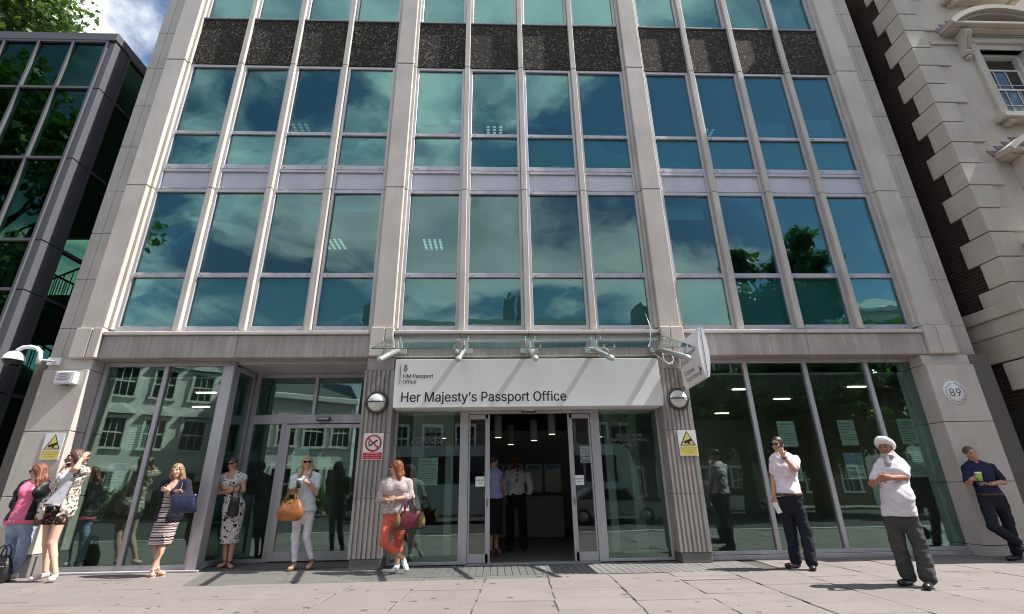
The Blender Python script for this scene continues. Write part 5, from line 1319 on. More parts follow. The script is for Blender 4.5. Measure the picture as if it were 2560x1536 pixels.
    def head(s, S_):
        z = s.hs; c = s.hc; A = s.HA; pt = lambda l, f, u: c+(s.hl*l+s.hf*f+s.hu*u)*z
        S_.ell(pt(0, -.012, .030), A, (.074*z, .094*z, .088*z), .02)
        S_.ell(pt(0, .018, -.035), A, (.058*z, .072*z, .078*z), .03)
        S_.ell(pt(0, .052, -.098), A, (.026*z, .024*z, .020*z), .03)
        S_.cone(pt(0, .084, .012), pt(0, .104, -.026), .008*z, .0125*z, .012)
        S_.ell(pt(0, .078, -.062), A, (.024*z, .012*z, .009*z), .008)
        for t in (-1, 1):
            S_.ell(pt(t*.074, -.008, -.008), A, (.010*z, .020*z, .032*z), .006); S_.ell(pt(t*.034, .066, -.03), A, (.024*z, .018*z, .022*z), .02)
            S_.ell(pt(t*.030, .080, .026), A, (.026*z, .012*z, .008*z), .012)
        S_.cone(pt(0, -.03, -.05), s.neckb, .053*z, .058*s.size, .025)
    def build_body(s, h=.0085, feet=True, hands=None):
        lo, hi = s.box(list(s.J), .20); lo[2] = min(lo[2], -.03); hi[2] = max(hi[2], s.hc[2]+.18)
        S_ = SDF(lo, hi, h); s.torso(S_)
        for sd in 'LR':
            s.armp(S_, sd); s.legp(S_, sd); s.foot(S_, sd)
            hd = (hands or {}).get(sd, {}); s.hand(S_, sd, hd.get('curl', .45), hd.get('aim'), hd.get('palm'))
        s.head(S_)
        V, Q = S_.mesh()
        q = (V-s.hc)@s.HA.T/s.hs
        col = np.tile(s.sk, (len(V), 1)); m = (np.abs(q[:, 2]) < .16) & (np.linalg.norm(q, axis=1) < .2) & (q[:, 1] > 0)
        def spot(l, u, rl, ru, c, a):
            for t in ((-1, 1) if l else (1,)):
                d = ((q[:, 0]-t*l)/rl)**2+((q[:, 2]-u)/ru)**2; k = np.where(m & (q[:, 1] > .04), np.clip(1.3-d, 0, 1), 0)*a
                col[:] = col*(1-k[:, None])+np.array(c)*k[:, None]
        spot(.045, -.035, .026, .02, s.sk*np.array([1.12, .82, .8]), .5); spot(.031, .006, .019, .010, (.03, .022, .02), .95); spot(.032, .026, .022, .006, s.sk*.22, .75)
        spot(0, -.062, .026, .010, s.sk*np.array([.95, .5, .5]), .8)
        me = to_mesh('body', V, Q, MAT['skin'], col); return link('body', me, None, s.root)
    def garment(s, name, mat, fn, keys=None, h=.011, pad=.22, folds=.0025, ff=22):
        lo, hi = s.box(keys or list(s.J), pad); S_ = SDF(lo, hi, h); fn(S_)
        if folds: S_.folds(folds*1.45, ff, hash_(s.key+name))
        V, Q = S_.mesh()
        if len(Q) == 0: return None
        return link(name, to_mesh(name, V, Q, mat), None, s.root)
    def hair(s, mat, style, h=.0065, length=.3):
        z = s.hs; c = s.hc; A = s.HA; pt = lambda l, f, u: c+(s.hl*l+s.hf*f+s.hu*u)*z
        lo = c-.26-V3(0, 0, length+.05); hi = c+.26; S_ = SDF(lo, hi, h)
        S_.ell(pt(0, -.018, .036), A, ((.0785 if style == 'short' else .086)*z, (.0975 if style == 'short' else .102)*z, (.091 if style == 'short' else .093)*z), .0)
        if style == 'short':
            S_.carve(pt(0, .13, -.025), A, (.085*z, .085*z, .12*z)); S_.plane(pt(0, -.06, -.06), -s.hu*.8+s.hf*.5); S_.folds(.002, 150, 1.)
        elif style == 'tied':
            S_.carve(pt(0, .115, -.03), A, (.066*z, .085*z, .095*z)); S_.plane(pt(0, -.09, -.07), -s.hu*.75+s.hf*.5); S_.ell(pt(0, -.12, -.03), A, (.04*z, .04*z, .04*z), .02)
        else:
            Z_ = V3(0, 0, -1.)
            if abs(s.yaw) > 45 and length > .12:
                sg = 1 if s.yaw < 0 else -1; nb = s.neckb
                c1 = nb+s.u*sg*.07+s.f*.085+s.up*.04; c2 = nb+s.u*sg*.095+s.f*.125-s.up*max(.03, length-.12)
                near = 1 if (s.hl@s.f) > 0 else -1
                a = pt(near*.055, -.045, .02); S_.cone(a, c1, .042*z, .038*z, .03); S_.cone(c1, c2, .038*z, .018*z, .03)
                a = pt(near*.06, .0, .0); S_.cone(a, pt(near*.055, -.03, -.09), .034*z, .034*z, .03)
                S_.cone(pt(0, -.075, .02), nb+s.u*sg*.10+s.up*.07, .05*z, .045*z, .03); S_.cone(nb+s.u*sg*.10+s.up*.07, nb+s.u*sg*.135+s.f*.03-s.up*max(0., length-.14), .045*z, .024*z, .03)
                S_.cone(pt(-near*.05, -.05, .02), nb+s.u*sg*.03-s.f*.09+s.up*.02, .045*z, .04*z, .03)
            else:
                for t in (-1, 1):
                    a = pt(t*.062, .01, .03); b = pt(t*.080, .01, -.06); q_ = s.neckb+s.u*t*.078+s.f*.03+s.up*.05
                    tip = s.neckb+s.u*t*.085+s.f*.125-s.up*max(0., length-.12)
                    S_.cone(a, b, .030*z, .030*z, .03); S_.cone(b, q_, .030*z, .030*z, .03)
                    if length > .12: S_.cone(q_, s.neckb+s.u*t*.085+s.f*.105-s.up*.02, .030, .030, .03); S_.cone(s.neckb+s.u*t*.085+s.f*.105-s.up*.02, tip, .030, .014, .03)
                    a2 = pt(t*.045, -.06, .0); b2 = s.neckb+s.u*t*.05-s.f*.075+s.up*.04; S_.cone(a2, b2, .048*z, .045*z, .03)
                    if length > .12: S_.cone(b2, s.neckb+s.u*t*.06-s.f*.125-s.up*max(.05, length-.12), .045*z, .028*z, .03)
                S_.cone(pt(0, -.06, .0), s.neckb-s.f*.085+s.up*.03, .055*z, .045*z, .03)
                if length > .12: S_.cone(s.neckb-s.f*.085+s.up*.03, s.neckb-s.f*.135-s.up*max(.05, length-.10), .045*z, .03*z, .03)
            S_.carve(pt(0, .125, -.045), A, (.060*z, .095*z, .112*z))
            X, Y, Z = S_.grid(); l_ = (X-c[0])*s.hl[0]+(Y-c[1])*s.hl[1]+(Z-c[2])*s.hl[2]; f_ = (X-c[0])*s.hf[0]+(Y-c[1])*s.hf[1]+(Z-c[2])*s.hf[2]
            S_.F = S_.F+(.0026*np.sin(150*l_+95*f_+2.6*np.sin(16*Z+9*l_))+.0022*np.sin(-120*l_+170*f_+3.*np.sin(11*Z)+1.)).astype(np.float32)
        V, Q = S_.mesh(); return link('hair', to_mesh('hair', V, Q, mat), None, s.root)
    def sunglasses(s, round_=False):
        z = s.hs; m = MB(); pt = lambda l, f, u: Vector(s.hc+(s.hl*l+s.hf*f+s.hu*u)*z)
        n_ = 14
        for t in (-1, 1):
            ring = []
            for i in range(n_):
                a = 2*math.pi*i/n_; x = .027*math.copysign(abs(math.cos(a))**.7, math.cos(a)); y = .019*math.copysign(abs(math.sin(a))**.7, math.sin(a))
                ring.append((t*.034+x, .104-.35*(abs(t*.034+x))**1.4*1.2, .004+y))
            f0 = [m.bm.verts.new(pt(a, b, c)) for a, b, c in ring]; f1 = [m.bm.verts.new(pt(a, b-.006, c)) for a, b, c in ring]
            m.bm.faces.new(f0); m.bm.faces.new(f1[::-1])
            for i in range(n_): m.bm.faces.new([f0[i], f1[i], f1[(i+1) % n_], f0[(i+1) % n_]])
            m.tube([pt(t*.058, .094, .012), pt(t*.078, .06, .012), pt(t*.080, -.01, .006)], .0035, 5)
        m.tube([pt(-.012, .104, .008), pt(.012, .104, .008)], .003, 5)
        return m.build('sunglasses', MAT['sunglass'], s.root)
    def shoes(s, mat, kind='shoe', straps=None):
        for sd in 'LR':
            lo, hi = s.box(['a'+sd, 't'+sd], .12); lo[2] = min(lo[2], -.01); S_ = SDF(lo, hi, .007)
            if kind == 'shoe':
                s.foot(S_, sd, .006); S_.plane(s.J['a'+sd]+V3(0, 0, -.012), V3(0, 0, 1))
                if s.J['a'+sd][2] < .2: S_.plane(V3(0, 0, .003), V3(0, 0, -1))
                V, Q = S_.mesh()
                if len(Q): link('shoe', to_mesh('shoe', V, Q, mat), None, s.root)
            else:
                a, t = s.J['a'+sd], s.J['t'+sd]; dh = nrm(V3(*(t-a)[:2], 0)); lt = V3(dh[1], -dh[0], 0); hl_ = a-dh*.05
                pts = []
                for q, wv in ((0, .028), (.35, .032), (.7, .042), (.92, .036), (1.03, .015)):
                    pts.append((hl_+(t-hl_)*q, wv))
                out = [tuple((p+lt*w_)[:2]) for p, w_ in pts]+[tuple((p-lt*w_)[:2]) for p, w_ in pts[::-1]]
                m = MB(); m.prism(out, 'z', .002, .014)
                A_ = a+V3(0, 0, .0); r = .041
                ring = [tuple(A_+lt*r*math.cos(k)+dh*r*math.sin(k)) for k in [i*2*math.pi/14 for i in range(15)]]
                m.tube(ring, .006, 5)
                m.tube([tuple(a+dh*.04), tuple(V3(*((a*.35+t*.65)[:2]), .062)), tuple(V3(*((a*.15+t*.85)[:2]), .05))], .008, 5)
                m.tube([tuple(V3(*((a*.35+t*.65+lt*.045)[:2]), .02)), tuple(V3(*((a*.4+t*.6)[:2]), .066)), tuple(V3(*((a*.35+t*.65-lt*.045)[:2]), .02))], .008, 5)
                m.build('sandal', mat, s.root)
def hash_(t): return (sum(ord(c)*(i+1) for i, c in enumerate(t)) % 97)/10.
def P_top(s, name, mat, hem, sleeve, inf=.012, drop=.0, collar=False, openf=0, flare=0., folds=.0028, lower=True, cutn=None, width=.07, ff=22):
    def fn(S_):
        s.torso(S_, inf, low=lower, flare=flare)
        if sleeve:
            for sd in 'LR': s.armp(S_, sd, inf+.006, 0, sleeve)
        if collar: S_.cone(s.neckb-s.up*.01, s.neckb+s.up*.045, .075, .064, .01)
        S_.plane(V3(0, 0, hem), V3(0, 0, -1))
        S_.carve(s.neckb+s.f*.055+s.up*(.045-drop*.3), np.stack([s.u, s.f, s.up]), (width, .075, .055+drop))
        if openf:
            X, Y, Z = S_.grid(); la = np.abs((X-s.chest[0])*s.u[0]+(Y-s.chest[1])*s.u[1]+(Z-s.chest[2])*s.u[2]); fw = (X-s.chest[0])*s.f[0]+(Y-s.chest[1])*s.f[1]+(Z-s.chest[2])*s.f[2]
            S_.F = np.maximum(S_.F, -np.maximum(la-openf, -fw))
    return s.garment(name, mat, fn, ['sL', 'sR', 'eL', 'eR', 'wL', 'wR', 'hL', 'hR', 'neck', 'pelvis'], folds=folds, ff=ff)
def P_trousers(s, name, mat, waist, t1=1.95, inf=.013, straight=.0, folds=.003, ff=26):
    def fn(S_):
        s.torso(S_, inf)
        for sd in 'LR': s.legp(S_, sd, inf, 0, t1, .02, straight)
        S_.plane(V3(0, 0, waist), V3(0, 0, 1))
    return s.garment(name, mat, fn, ['hL', 'hR', 'kL', 'kR', 'aL', 'aR', 'pelvis', 'waist'], folds=folds, ff=ff)
def P_skirt(s, name, mat, top, hem, hw, hd, inf=.012, folds=.002):
    J = s.J; cw, cd, ww, wd, qw, qd = [x*s.size+inf for x in s.b]
    def fn(S_):
        s.torso(S_, inf)
        kc = (J['kL']+J['kR'])/2; e = s.hipc+(kc-s.hipc)*((s.hipc[2]-hem+.05)/max(.05, s.hipc[2]-kc[2]))
        for t in (-1, 0, 1): S_.cone(s.hipc+s.u*(qw-qd)*t, e+s.u*max(0, hw-hd)*t, qd, hd, .03)
        S_.plane(V3(0, 0, hem), V3(0, 0, -1)); S_.plane(V3(0, 0, top), V3(0, 0, 1))
    return s.garment(name, mat, fn, ['hL', 'hR', 'kL', 'kR', 'waist'], folds=folds)
def belt(s, z, mat, inf=.02, buckle=True):
    def fn(S_):
        s.torso(S_, inf); S_.plane(V3(0, 0, z-.02), V3(0, 0, -1)); S_.plane(V3(0, 0, z+.02), V3(0, 0, 1))
    b = s.garment('belt', mat, fn, ['hL', 'hR', 'waist'], folds=0)
    return b

skA, skB, skC = (.56, .33, .24), (.50, .275, .19), (.60, .37, .28)
# 1 woman in pink
p = Person('pink', 'woman in pink top, black jacket and pale jeans, looking left beside the pier', skC, (-68, -8), size=1.0, build=(.165, .115, .145, .115, .19, .135), bust=.07, leg=1.12)
p.build_body(); P_top(p, 'top', MAT['pinktop'], .80, .25, .014, .02, flare=.03); P_top(p, 'jacket', MAT['black_leather'], .86, 1.9, .028, .03, openf=.105, flare=.02)
P_trousers(p, 'jeans', MAT['denim'], .93, 1.93, .012, folds=.004); p.hair(MAT['hair_auburn'], 'long', length=.17); p.shoes(MAT['shoe_white'], 'shoe'); p.sunglasses()
# 2 woman in shorts
p = Person('shorts', 'woman in floral kimono and dark shorts, phone at her ear, hand on her hair', skC, (-50, 0), size=.98, build=(.15, .10, .125, .095, .165, .115), bust=.06, leg=1.02, away=False)
p.build_body(hands={'R': dict(aim=(.25, .15, .6), palm=(-.3, .9, 0), curl=.2), 'L': dict(aim=(.2, 0, 1), palm=(.8, .5, 0), curl=.8)})
P_top(p, 'vest', MAT['grey_top'], 1.06, 0, .010, .05, flare=.02); P_top(p, 'kimono', MAT['kimono'], .86, .75, .026, .03, openf=.09, flare=.045, folds=.006)
P_trousers(p, 'shorts', MAT['shortsm'], 1.12, .30, .016); p.hair(MAT['hair_brown'], 'long', length=.30); p.shoes(MAT['espadrille']); p.sunglasses()
# 3 woman in navy cardigan
p = Person('navy', 'smiling woman in navy cardigan and banded dress, arms folded against the glass', skA, (6, -4, 6), size=.95, build=(.155, .105, .135, .105, .175, .12), bust=.065)
p.build_body(hands={'L': dict(aim=(1, -.2, .1), palm=(0, .9, .2), curl=.25), 'R': dict(aim=(-1, -.1, .25), palm=(0, 1, -.1), curl=.3)})
P_skirt(p, 'dress', MAT['aztec'], 1.5, .45, .165, .13); P_top(p, 'cardigan', MAT['navy_knit'], .80, 1.93, .022, .03, openf=.075, flare=.012)
p.hair(MAT['hair_lightbrown'], 'long', length=.085); p.shoes(MAT['espadrille'], 'sandal')
# 4 woman in black and white dress
p = Person('bw', 'woman in black and white printed dress and sunglasses, arms folded in the recess', skB, (0, -2), size=.98, build=(.155, .10, .125, .10, .17, .12), bust=.062)
p.build_body(hands={'L': dict(aim=(1, .1, .2), palm=(0, .8, .4), curl=.3), 'R': dict(aim=(-1, 0, .1), palm=(0, .8, -.2), curl=.3)})
def bwf(S_):
    p.torso(S_, .011)
    for sd in 'LR': p.armp(S_, sd, .014, 0, .16)
    S_.carve(p.neckb+p.f*.075+p.up*.01, np.stack([p.u, p.f, p.up]), (.095, .09, .115))
    kc = (p.J['kL']+p.J['kR'])/2
    for t in (-1, 0, 1): S_.cone(p.hipc+p.u*.055*t, kc-V3(0, 0, .16)+p.u*.055*t, .13, .095, .03)
    S_.plane(V3(0, 0, .39), V3(0, 0, -1))
p.garment('dress', MAT['bw'], bwf, folds=.002); p.hair(MAT['hair_brown'], 'tied'); p.sunglasses(); p.shoes(MAT['shoe_black'], 'sandal')
# 5 blonde woman
p = Person('blonde', 'blonde woman in pale top and white jeans holding a dark cup', skA, (22, 0), size=.97, build=(.15, .10, .125, .098, .16, .112), bust=.06, leg=.95)
p.build_body(hands={'L': dict(aim=(.35, -.35, .7), palm=(.8, .3, -.3), curl=.55), 'R': dict(aim=(-.75, -.1, .45), palm=(-.2, .7, -.6), curl=.45)})
P_top(p, 'top', MAT['mint_top'], .90, .62, .018, .04, flare=.02, folds=.004); P_trousers(p, 'jeans', MAT['white_denim'], .98, 1.93, .009, folds=.003, ff=34)
p.hair(MAT['hair_blonde'], 'long', length=.30); p.sunglasses(); p.shoes(MAT['sandal_tan'], 'sandal')
wt = MB().tube([(-3.20, .0, 1.325), (-3.185, .005, 1.345), (-3.15, .02, 1.33), (-3.155, .01, 1.30), (-3.19, -.02, 1.30), (-3.205, -.01, 1.325)], .008, 6).build('wrist_watch', MAT['gold'], p.root)
# 6 woman in coral trousers
p = Person('coral', 'red-haired woman in white knit jumper and coral trousers, leaning with legs crossed', skA, (-78, 2), size=.97, build=(.175, .125, .16, .13, .185, .14), bust=.08, leg=1.12, arm=1.08)
p.build_body(hands={'L': dict(aim=(.9, -.25, .1), palm=(0, .6, -.6), curl=.35), 'R': dict(aim=(-1, -.1, .05), palm=(.2, .8, -.3), curl=.35)})
P_top(p, 'jumper', MAT['knit'], .855, 1.28, .018, .03, flare=.012, folds=.004); P_trousers(p, 'trousers', MAT['coral_cotton'], .95, 1.62, .013, folds=.004)
p.hair(MAT['hair_red'], 'long', length=.20); p.sunglasses(); p.shoes(MAT['shoe_white'])
# 7 man on the phone
p = Person('phone', 'man in pale pink shirt and dark jeans talking on a phone', skB, (-58, 0), size=1.05, build=(.165, .115, .15, .12, .165, .125), belly=.02)
p.build_body(hands={'R': dict(aim=(-.25, .05, 1), palm=(.5, .6, .2), curl=.55), 'L': dict(aim=(.1, -.1, -1), palm=(.6, .6, 0), curl=.5)})
P_top(p, 'shirt', MAT['pink_shirt'], 1.03, .66, .016, .0, collar=True, folds=.005, width=.03); P_trousers(p, 'trousers', MAT['navy_trouser'], 1.075, 1.98, .016, .03, folds=.004)
belt(p, 1.06, MAT['belt_brown'], .026); p.hair(MAT['hair_dark'], 'short'); p.sunglasses(); p.shoes(MAT['shoe_black'])
boxo('buckle', (4.52, 4.565, -1.01, -.995, 1.035, 1.085), MAT['gold'], p.root); boxo('pocket', (4.60, 4.70, -1.035, -1.028, 1.33, 1.45), MAT['pink_shirt'], p.root)
MB().tube([(4.655+.036*math.cos(a), -1.055+.036*math.sin(a), 1.61+.012*math.cos(a)) for a in [i*.5236 for i in range(13)]], .009, 6).build('wrist_watch', MAT['shoe_black'], p.root)
# 8 turbaned man
p = Person('sikh', 'bearded man in white turban and checked shirt, arms folded, looking left', (.36, .175, .105), (-55, 0), size=1.0, build=(.14, .108, .142, .118, .145, .118), belly=.025, arm=1.0)
p.build_body(hands={'L': dict(aim=(.95, -.2, .2), palm=(0, .9, .2), curl=.3), 'R': dict(aim=(-1, -.1, .1), palm=(0, .9, 0), curl=.3)})
P_top(p, 'shirt', MAT['check'], .80, .72, .014, .0, collar=True, folds=.005, flare=.022, width=.03); P_trousers(p, 'trousers', MAT['grey_trouser'], .85, 1.96, .012, .042, folds=.005)
def tf(S_):
    z = p.hs; A = p.HA; pt = lambda l, f, u: p.hc+(p.hl*l+p.hf*f+p.hu*u)*z
    tl = R(24); f2 = p.hf*math.cos(tl)+p.hu*math.sin(tl); u2 = p.hu*math.cos(tl)-p.hf*math.sin(tl); A2 = np.stack([p.hl, f2, u2])
    S_.ell(pt(0, -.022, .062), A2, (.108*z, .145*z, .082*z), .01); S_.ell(pt(0, -.075, .035), A2, (.100*z, .085*z, .075*z), .03); S_.ell(pt(0, .07, .105), A2, (.06*z, .05*z, .045*z), .03)
    S_.plane(pt(0, .085, .056), nrm(p.hf*.42-p.hu))
    X, Y, Z = S_.grid(); q = (X-p.hc[0])*p.hu[0]+(Y-p.hc[1])*p.hu[1]+(Z-p.hc[2])*p.hu[2]; f_ = (X-p.hc[0])*p.hf[0]+(Y-p.hc[1])*p.hf[1]; l_ = (X-p.hc[0])*p.hl[0]+(Y-p.hc[1])*p.hl[1]
    S_.F = S_.F+.0035*np.sin(210*(q-.45*f_+.7*np.abs(l_))).astype(np.float32)
lo_ = p.hc-.22; S_ = SDF(lo_, p.hc+.26, .007); tf(S_); V_, Q_ = S_.mesh(); link('turban', to_mesh('turban', V_, Q_, MAT['turban']), None, p.root)
S_ = SDF(p.hc-.36, p.hc+.22, .007); z = p.hs; pt = lambda l, f, u: p.hc+(p.hl*l+p.hf*f+p.hu*u)*z
S_.ell(pt(0, .05, -.105), p.HA, (.056*z, .050*z, .052*z), .01); S_.cone(pt(0, .078, -.12), pt(0, .112, -.20), .042*z, .034*z, .03); S_.cone(pt(0, .112, -.20), pt(0, .135, -.30), .034*z, .014*z, .03)
for t in (-1, 1): S_.cone(pt(t*.062, .0, -.035), pt(t*.042, .05, -.105), .014*z, .034*z, .02)
S_.carve(pt(0, .125, -.04), p.HA, (.055*z, .06*z, .045*z)); S_.folds(.004, 60, 2.); V_, Q_ = S_.mesh(); link('beard', to_mesh('beard', V_, Q_, MAT['beard']), None, p.root)
m = MB(); pt = lambda l, f, u: tuple(p.hc+(p.hl*l+p.hf*f+p.hu*u)*p.hs)
for t in (-1, 1):
    m.tube([pt(t*.034+.024*math.cos(a), .102, .004+.016*math.sin(a)) for a in [i*.5236 for i in range(13)]], .002, 4); m.tube([pt(t*.058, .10, .008), pt(t*.080, .0, .008)], .002, 4)
m.build('spectacles', MAT['steel'], p.root)
w_ = p.J['wL']; MB().tube([(w_[0]+.01*math.sin(a)-.02, w_[1]+.036*math.cos(a)+.02, w_[2]+.036*math.sin(a)-.005) for a in [i*.5236 for i in range(13)]], .004, 5).build('bangle', MAT['steel'], p.root)
p.shoes(MAT['shoe_black'])
# 9 man with coffee
p = Person('coffee', 'man in navy polo shirt leaning on the shaded right-hand pier with a green cup', skB, (-12, 0, 8), size=1.0, build=(.18, .115, .145, .11, .16, .12), arm=1.08)
p.build_body(hands={'L': dict(aim=(.5, -.35, .3), palm=(.5, .7, 0), curl=.55), 'R': dict(aim=(-1, -.15, 0), palm=(0, .1, 1), curl=.35)})
P_top(p, 'polo_shirt', MAT['navy_polo'], .99, .78, .016, .0, collar=True, folds=.004, width=.035); P_trousers(p, 'trousers', MAT['navy_trouser'], 1.04, 1.97, .016, .022, folds=.004)
belt(p, 1.0, MAT['belt_brown'], .024); p.hair(MAT['hair_greybrown'], 'short'); p.shoes(MAT['shoe_black'])
# 10, 11 people inside the doorway
p = Person('guard', 'bald man in white shirt and black tie standing inside the open doorway', (.13, .06, .038), (-25, 0), size=1.06, build=(.185, .125, .155, .125, .17, .13), belly=.03)
p.build_body(); P_top(p, 'shirt', MAT['guard_shirt'], 1.10, 1.75, .017, .0, collar=True, folds=.005, width=.03); P_trousers(p, 'trousers', MAT['black_trouser'], 1.14, 1.97, .018, .03)
tb = p.neckb+p.f*.115; te = p.J['waist']+p.f*.17+p.up*.03
m = MB(); m.tube([tuple(p.neckb+p.f*.085), tuple(tb-V3(0, 0, .06)+p.f*.02), tuple(te)], [.018, .022, .034], 6); m.build('tie', MAT['shoe_black'], p.root); p.shoes(MAT['shoe_black'])
p = Person('lilac', 'dark-haired woman in lilac sleeveless top and black skirt just inside the doors', skB, (140, 0), size=1.0, build=(.15, .105, .13, .105, .17, .125), away=True)
p.build_body(); P_top(p, 'top', MAT['lilac_top'], 1.04, .12, .014, .02, flare=.01); P_skirt(p, 'skirt', MAT['black_skirt'], 1.16, .30, .17, .14, inf=.016); p.hair(MAT['hair_dark'], 'tied'); p.shoes(MAT['sandal_tan'], 'sandal')

# ------------------------------------------------------------------ things they carry
def loft(m, c, u, v, levels, mt=None, n=24, e=3.2):
    c, u, v = np.array(c, float), nrm(np.array(u, float)), nrm(np.array(v, float)); k = m.slot(mt); rings = []
    for dz, hw, hd, *sh in levels:
        o = sh[0] if sh else 0
        rings.append([m.bm.verts.new(tuple(c+V3(0, 0, dz)+u*(o+hw*math.copysign(abs(math.cos(a))**(2/e), math.cos(a)))+v*hd*math.copysign(abs(math.sin(a))**(2/e), math.sin(a)))) for a in [2*math.pi*i/n for i in range(n)]])
    for r0, r1 in zip(rings[:-1], rings[1:]):
        for i in range(n): f = m.bm.faces.new([r0[i], r0[(i+1) % n], r1[(i+1) % n], r1[i]]); f.smooth = True; f.material_index = k
    for r in (rings[0], rings[-1]): f = m.bm.faces.new(r); f.material_index = k
def leather(name, c, rough=.38):
    m = mat_new(name, c, rough, spec=.5); g = G(m); p = g.pos()
    g.set('Base Color', g.mix(g.gray(g.noise(p, 9, 4), .3, .7), tuple(x*.7 for x in c), tuple(x*1.25 for x in c))); g.bump(g.math('ADD', g.noise(p, 11, 3), g.math('MULTIPLY', g.noise(p, 220, 2), .2)), .5, .02); MAT[name] = m; return m
leather('leather_tan', (.34, .115, .03)); leather('leather_wine', (.13, .012, .022)); leather('leather_navy', (.013, .016, .045), .27); leather('leather_black', (.012, .012, .013)); leather('leather_brown', (.10, .035, .02))
def handle(b, pts, r, mat): return MB().tube(pts, r, 6).build('handle', mat, b)
b = empty('handbag', (-3.42, -.08, .77), 'large tan leather tote hanging from the blonde woman’s arm', 'bag', 'handbags')
m = MB(); loft(m, (-3.41, -.08, .765), (.97, -.1, 0), (.1, 1, 0), [(0, .135, .075), (.02, .17, .09), (.10, .225, .10), (.17, .215, .09), (.26, .175, .055), (.31, .145, .025), (.33, .13, .018)]); m.build('body', MAT['leather_tan'], b)
handle(b, [(-3.50, -.06, 1.05), (-3.49, -.05, 1.17), (-3.45, -.02, 1.245), (-3.40, 0, 1.255), (-3.35, -.03, 1.17), (-3.33, -.06, 1.05)], .011, MAT['leather_tan']); handle(b, [(-3.51, -.12, 1.05), (-3.49, -.10, 1.19), (-3.44, -.04, 1.27), (-3.38, -.06, 1.2), (-3.34, -.12, 1.05)], .011, MAT['leather_tan'])
boxo('clasp', (-3.43, -.39+.0-3.0, -.155, -.145, 1.035, 1.06), MAT['gold'], b) if False else boxo('clasp', (-3.44, -3.39, -.135, -.122, 1.04, 1.065), MAT['gold'], b)
b = empty('handbag', (-1.33, -.52, .64), 'wine-red leather handbag with printed ends on the coral-trousered woman’s arm', 'bag', 'handbags')
m = MB(); loft(m, (-1.335, -.53, .64), (1, 0, 0), (0, 1, 0), [(0, .20, .075), (.02, .215, .085), (.10, .20, .08), (.20, .16, .055), (.255, .15, .03), (.262, .13, .02)]); m.build('body', MAT['leather_wine'], b)
MAT['bagprint'] = pattern('brown_print', lambda g, p: g.ramp(g.noise(p, 28, 3, .6, 1.2), [(.35, (.06, .04, .02)), (.5, (.30, .2, .08)), (.62, (.10, .09, .04))]))
for t in (-1, 1):
    m = MB(); loft(m, (-1.335+t*.185, -.53, .655), (1, 0, 0), (0, 1, 0), [(0, .045, .088), (.10, .052, .086), (.18, .03, .066), (.235, .012, .03)]); m.build('end_panel', MAT['bagprint'], b)
boxo('base_strip', (-1.53, -1.14, -.618, -.45, .632, .66), MAT['leather_black'], b, ch=.008)
for y in (-.57, -.49): handle(b, [(-1.43, y, .87), (-1.43, y, 1.0), (-1.41, -.42, 1.11), (-1.38, -.38, 1.15), (-1.34, -.40, 1.11), (-1.27, y, .98), (-1.25, y, .87)], .010, MAT['leather_wine'])
b = empty('handbag', (-5.06, -.3, .92), 'navy leather shoulder tote under the folded arms of the woman in the banded dress', 'bag', 'handbags')
m = MB(); loft(m, (-5.045, -.34, .925), (1, .1, 0), (-.1, 1, 0), [(0, .165, .06, .03), (.015, .185, .075, .03), (.10, .185, .075, .015), (.18, .185, .06, .0), (.25, .19, .035, -.015), (.285, .20, .022, -.02)], e=4); m.build('body', MAT['leather_navy'], b)
handle(b, [(-5.12, -.33, 1.2), (-5.16, -.30, 1.3), (-5.19, -.22, 1.40), (-5.19, -.10, 1.455)], .010, MAT['leather_navy'])
b = empty('handbag', (-4.6, .4, .82), 'small black handbag dangling in front of the black and white dress', 'bag', 'handbags')
m = MB(); loft(m, (-4.60, .42, .83), (1, 0, 0), (0, 1, 0), [(0, .075, .045), (.02, .088, .055), (.16, .085, .05), (.28, .078, .035), (.31, .07, .02)], e=4); m.build('body', MAT['leather_black'], b)
for x in (-4.655, -4.55): handle(b, [(x, .42, 1.12), (x+.01, .40, 1.25), (x+.015, .41, 1.33), (x+.01, .46, 1.335)], .008, MAT['leather_black'])
boxo('pouch', (-4.655, -4.545, .365, .378, .88, 1.06), MAT['leather_black'], b, ch=.01)
b = empty('handbag', (-7.5, -.5, 0), 'black studded handbag standing on the pavement at the left edge', 'bag', 'handbags')
m = MB(); loft(m, (-7.47, -.50, .003), (1, -.1, 0), (.1, 1, 0), [(0, .17, .09), (.03, .185, .10), (.2, .175, .08), (.33, .13, .045), (.37, .10, .03)], e=4); m.build('body', MAT['leather_black'], b)
for y in (-.54, -.46): handle(b, [(-7.55, y, .34), (-7.53, y, .46), (-7.47, y, .52), (-7.41, y, .46), (-7.39, y, .33)], .010, MAT['leather_black'])
m = MB()
for i in range(9):
    for j in range(2): m.lathe([(.009, 0), (.006, -.006), (.001, -.008)], (-7.60+i*.032, -.592+.02*j*1.1+(.012 if j else 0), .23+.055*j), axis='y', seg=8)
m.build('studs', MAT['gold'], b)
b = empty('handbag', (-7.2, -.3, .78), 'little brown shoulder bag at the hip of the woman in shorts', 'bag', 'handbags')
m = MB(); loft(m, (-7.19, -.38, .79), (1, 0, 0), (0, 1, 0), [(0, .06, .03), (.015, .075, .04), (.14, .075, .04), (.18, .06, .03)], e=4); m.build('body', MAT['leather_brown'], b)
MB().tube([(-7.22, -.38, .96), (-7.10, -.40, 1.3), (-6.86, -.42, 1.60)], .006, 5).build('strap', MAT['leather_brown'], b)
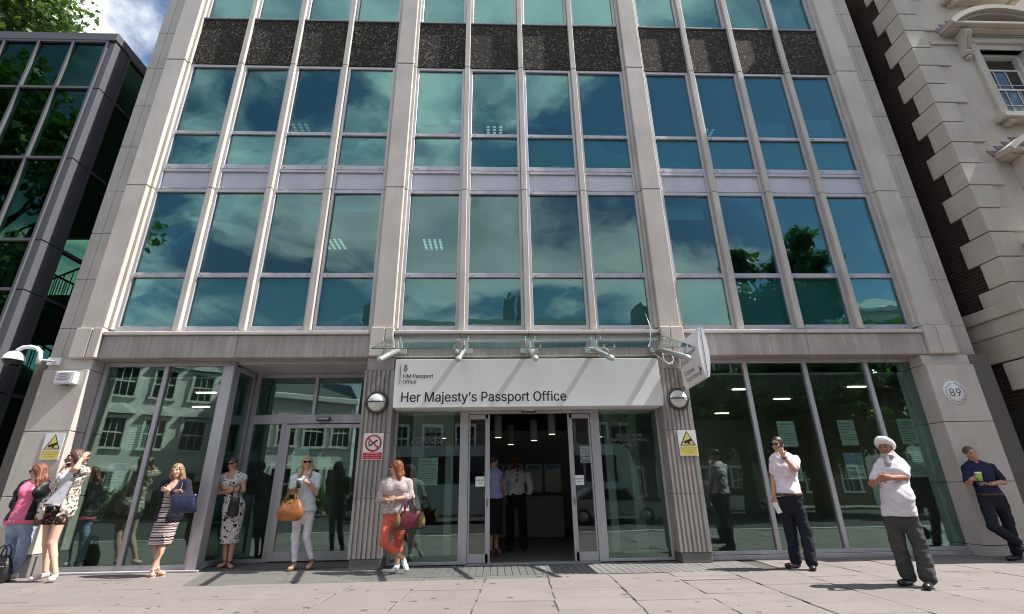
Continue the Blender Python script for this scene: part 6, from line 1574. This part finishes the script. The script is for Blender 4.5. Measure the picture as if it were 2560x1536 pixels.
def cup(c, r, h, mats, label, tilt=0):
    t = empty('takeaway_cup', c, label, 'cup', 'takeaway cups')
    x, y, z = c
    MB().lathe([(.001, 0), (r*.74, 0), (r, h), (.001, h)], c, seg=20).build('cup', mats[0], t)
    MB().lathe([(r*1.06, h), (r*1.06, h+.012), (r*.95, h+.02), (r*.93, h+.028), (.001, h+.028)], c, seg=20).build('lid', mats[1], t)
    MB().lathe([(r*.80, h*.25), (r*.955, h*.8)], (x, y, z), seg=20).build('sleeve', mats[2], t)
plain('cup_black', (.03, .03, .032), .5); plain('cup_lime', (.34, .50, .07), .5); plain('cup_lime2', (.40, .56, .12), .6)
cup((-3.325, -.10, 1.275), .042, .125, (MAT['cup_black'], MAT['white_paint'], MAT['ringm']), 'dark takeaway cup with white lid in the blonde woman’s hand')
cup((8.215, -.60, 1.215), .046, .12, (MAT['cup_lime'], MAT['white_paint'], MAT['cup_lime2']), 'lime green takeaway cup held by the man in the navy polo')
def slab_thing(name, c, dims, rot, mat, label, cat, group=None, screen=True):
    t = MB().box(-dims[0]/2, dims[0]/2, -dims[1]/2, dims[1]/2, -dims[2]/2, dims[2]/2, ch=min(dims)*.3).build(name, mat, None, c); t.rotation_euler = rot; tag(t, label, cat, group)
    if screen:
        q = boxo('screen', (-dims[0]*.42, dims[0]*.42, -dims[1]/2-.001, -dims[1]/2+.001, -dims[2]*.42, dims[2]*.42), MAT['smoked']); q.parent = t
    return t
slab_thing('phone', (4.66, -1.02, 1.80), (.055, .012, .12), (0, R(20), R(-55)), MAT['shoe_black'], 'dark phone at the ear of the man in the pink shirt', 'phone', 'phones')
slab_thing('phone', (-6.885, -.56, 1.71), (.065, .012, .13), (0, R(-20), R(60)), MAT['shoe_black'], 'dark phone at the ear of the woman in the kimono', 'phone', 'phones')
slab_thing('phone', (8.17, -.62, 1.17), (.12, .05, .06), (0, R(-15), R(10)), MAT['shoe_black'], 'small black device in the hand of the man in the navy polo', 'phone', 'phones')
t = MB().box(-.035, .035, -.002, .002, -.085, .085).build('folded_paper', MAT['paper'], None, (4.42, -.98, .87)); t.rotation_euler = (R(15), R(-18), R(-30)); tag(t, 'folded white paper in the lowered hand of the man on the phone', 'paper')
m = MB(); m.quad([(-6.96, -.66, 1.10), (-6.70, -.66, 1.095), (-6.66, -.63, 1.42), (-6.76, -.63, 1.44)]); m.quad([(-6.96, -.655, 1.10), (-6.76, -.625, 1.44), (-6.66, -.625, 1.42), (-6.70, -.655, 1.095)]); o = m.build('paper_sheet', MAT['grey_top']); tag(o, 'pale sheet of paper held against the woman in the kimono', 'paper')
